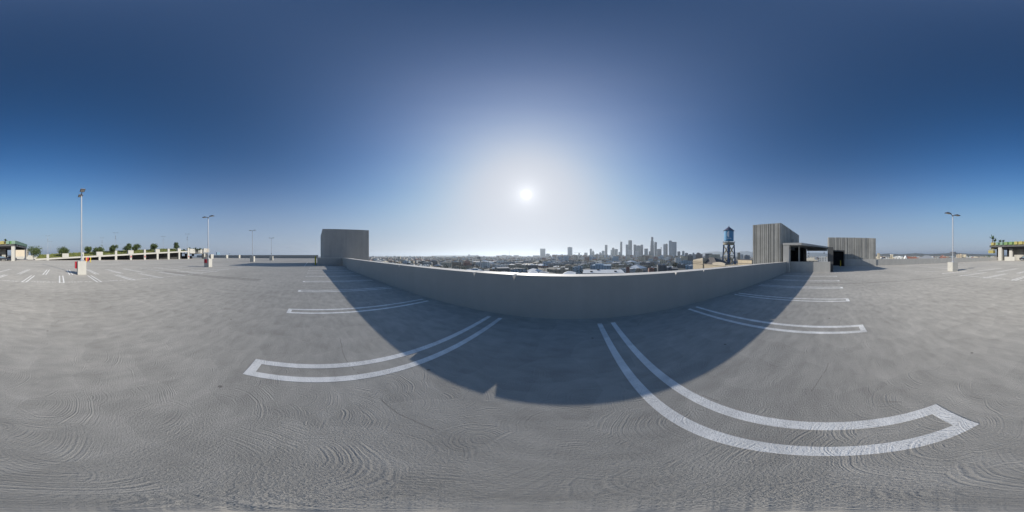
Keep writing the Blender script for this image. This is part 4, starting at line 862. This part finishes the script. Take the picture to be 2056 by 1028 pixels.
def clump(mb, x, y, w, h, rn, nl=26, ls=1.0):
    for _ in range(nl):
        dv = Vector((rn.gauss(0, .36)*w, rn.gauss(0, .36)*w, h*.55+rn.gauss(0, .2)*h)); s_ = ls*rn.uniform(.6, 1.6)
        ax = Vector((rn.gauss(0, 1), rn.gauss(0, 1), rn.gauss(0, 1))).normalized(); b_ = ax.orthogonal().normalized(); c_ = ax.cross(b_); q_ = Vector((x, y, GZ))+dv
        mb.add([q_-b_*s_, q_+c_*s_*.7, q_+b_*s_, q_-c_*s_*.7], [(0, 1, 2, 3)])
for _ in range(2000):
    s_ = rn.choice(sectors)[0]; a_ = rad(rn.uniform(*s_)); D_ = 170+(rn.random()**1.6)*(2400 if a_ > 1.8 else 4200)
    x, y = D_*sin(a_), D_*cos(a_)
    if any((o_[0].x-x)**2+(o_[0].y-y)**2 < (o_[1]+2)**2 for o_ in occupied): continue
    big = rn.uniform(4, 8) if D_ < 700 else rn.uniform(8, 18)
    clump(ftr, x, y, big, rn.uniform(7, 13) if a_ < 1.8 else rn.uniform(14, 28), rn, 30 if D_ < 700 else 14, .9 if D_ < 700 else 2.4)
tag(ftr.build('city_trees', M['leaf2']), 'scattered dark street trees between the low roofs of the city', 'trees', kind='stuff')
for i, (x, yt, D_, w, lab) in enumerate(((796, 518, 260, 15, 'broad dark tree clump beyond the left stretch of the parapet'), (898, 529, 330, 4, 'tall dark cypress beside the cream block'), (1082, 523.5, 560, 22, 'left of two dark round trees under the first slab tower'),
      (1096, 523.3, 570, 24, 'right of two dark round trees under the first slab tower'), (1268, 524.5, 480, 14, 'dark round tree under the tall dark slab tower'), (1355, 523.5, 330, 11, 'large olive green tree left of the beige hall'), (1313, 533, 250, 7, 'dark tree left of the grey glazed block'))):
    p_ = B(x, D_, GZ); h = ztop(yt, D_)-GZ; r = empty('tree', lab, 'tree', p_); c_, t_ = tree_mesh(w, h, 200+i, 900, w*.035+.15); c_.build('crown', M['leaf2'], r); t_.build('trunk', M['bark'], r)

# hills
def hill(x0, x1, D_, prof, name='hills', seed=0):
    q = MB(); n_ = 60
    for i in range(n_+1):
        x = x0+(x1-x0)*i/n_; s_ = i/n_*(len(prof)-1); a_ = int(min(s_, len(prof)-2)); fr = s_-a_; y = prof[a_]*(1-fr)+prof[a_+1]*fr
        z = ztop(y, D_)+D_*.0008*noise.noise((i*.5, seed, 0)); p_ = B(x, D_); p2 = B(x, D_*1.25); q.v += [(p_.x*.86, p_.y*.86, GZ-5), (p_.x*.95, p_.y*.95, (z+GZ)/2+4*noise.noise((i*.9, seed+4, 0))), (p_.x, p_.y, z), (p2.x, p2.y, GZ-5)]
    for i in range(n_):
        for k_ in range(3): a_ = i*4+k_; q.f.append((a_, a_+4, a_+5, a_+1)); q.m.append(0)
    tag(q.build(name, M['hills'], smooth=True), kind='structure')
hill(1395, 1530, 9500, [514, 508, 505.5, 504.5, 506.5, 508, 505, 504, 507, 512], seed=1)
hill(845, 990, 11000, [515, 512.6, 512.2, 513, 515], seed=2)
hill(1600, 1680, 8000, [512, 508, 507, 509, 513], seed=3)
hill(1755, 2000, 3200, [511, 509, 510.5, 508.3, 510, 509, 507.2, 509.5, 510.5, 511], seed=4)
hill(-60, 60, 5000, [513, 511.5, 512, 513], seed=5)

# ------------------------------------------------------------------ haze: even air over the whole place
hz = MB().box(-25000, 25000, -25000, 25000, GZ-8, 330).build('haze', None)
hm = bpy.data.materials.new('air'); hm.use_nodes = True; t = hm.node_tree; t.nodes.clear()
pv = N(t, 'ShaderNodeVolumePrincipled'); pv.inputs['Color'].default_value = (.82, .91, 1, 1); pv.inputs['Density'].default_value = 1.1e-4; pv.inputs['Anisotropy'].default_value = .35
mo = N(t, 'ShaderNodeOutputMaterial'); t.links.new(pv.outputs[0], mo.inputs['Volume'])
hz.data.materials.clear(); hz.data.materials.append(hm); tag(hz, kind='stuff'); hz['label'] = 'pale even haze lying over the city'; hz['category'] = 'haze'
try: hm.cycles.homogeneous_volume = True
except Exception: pass
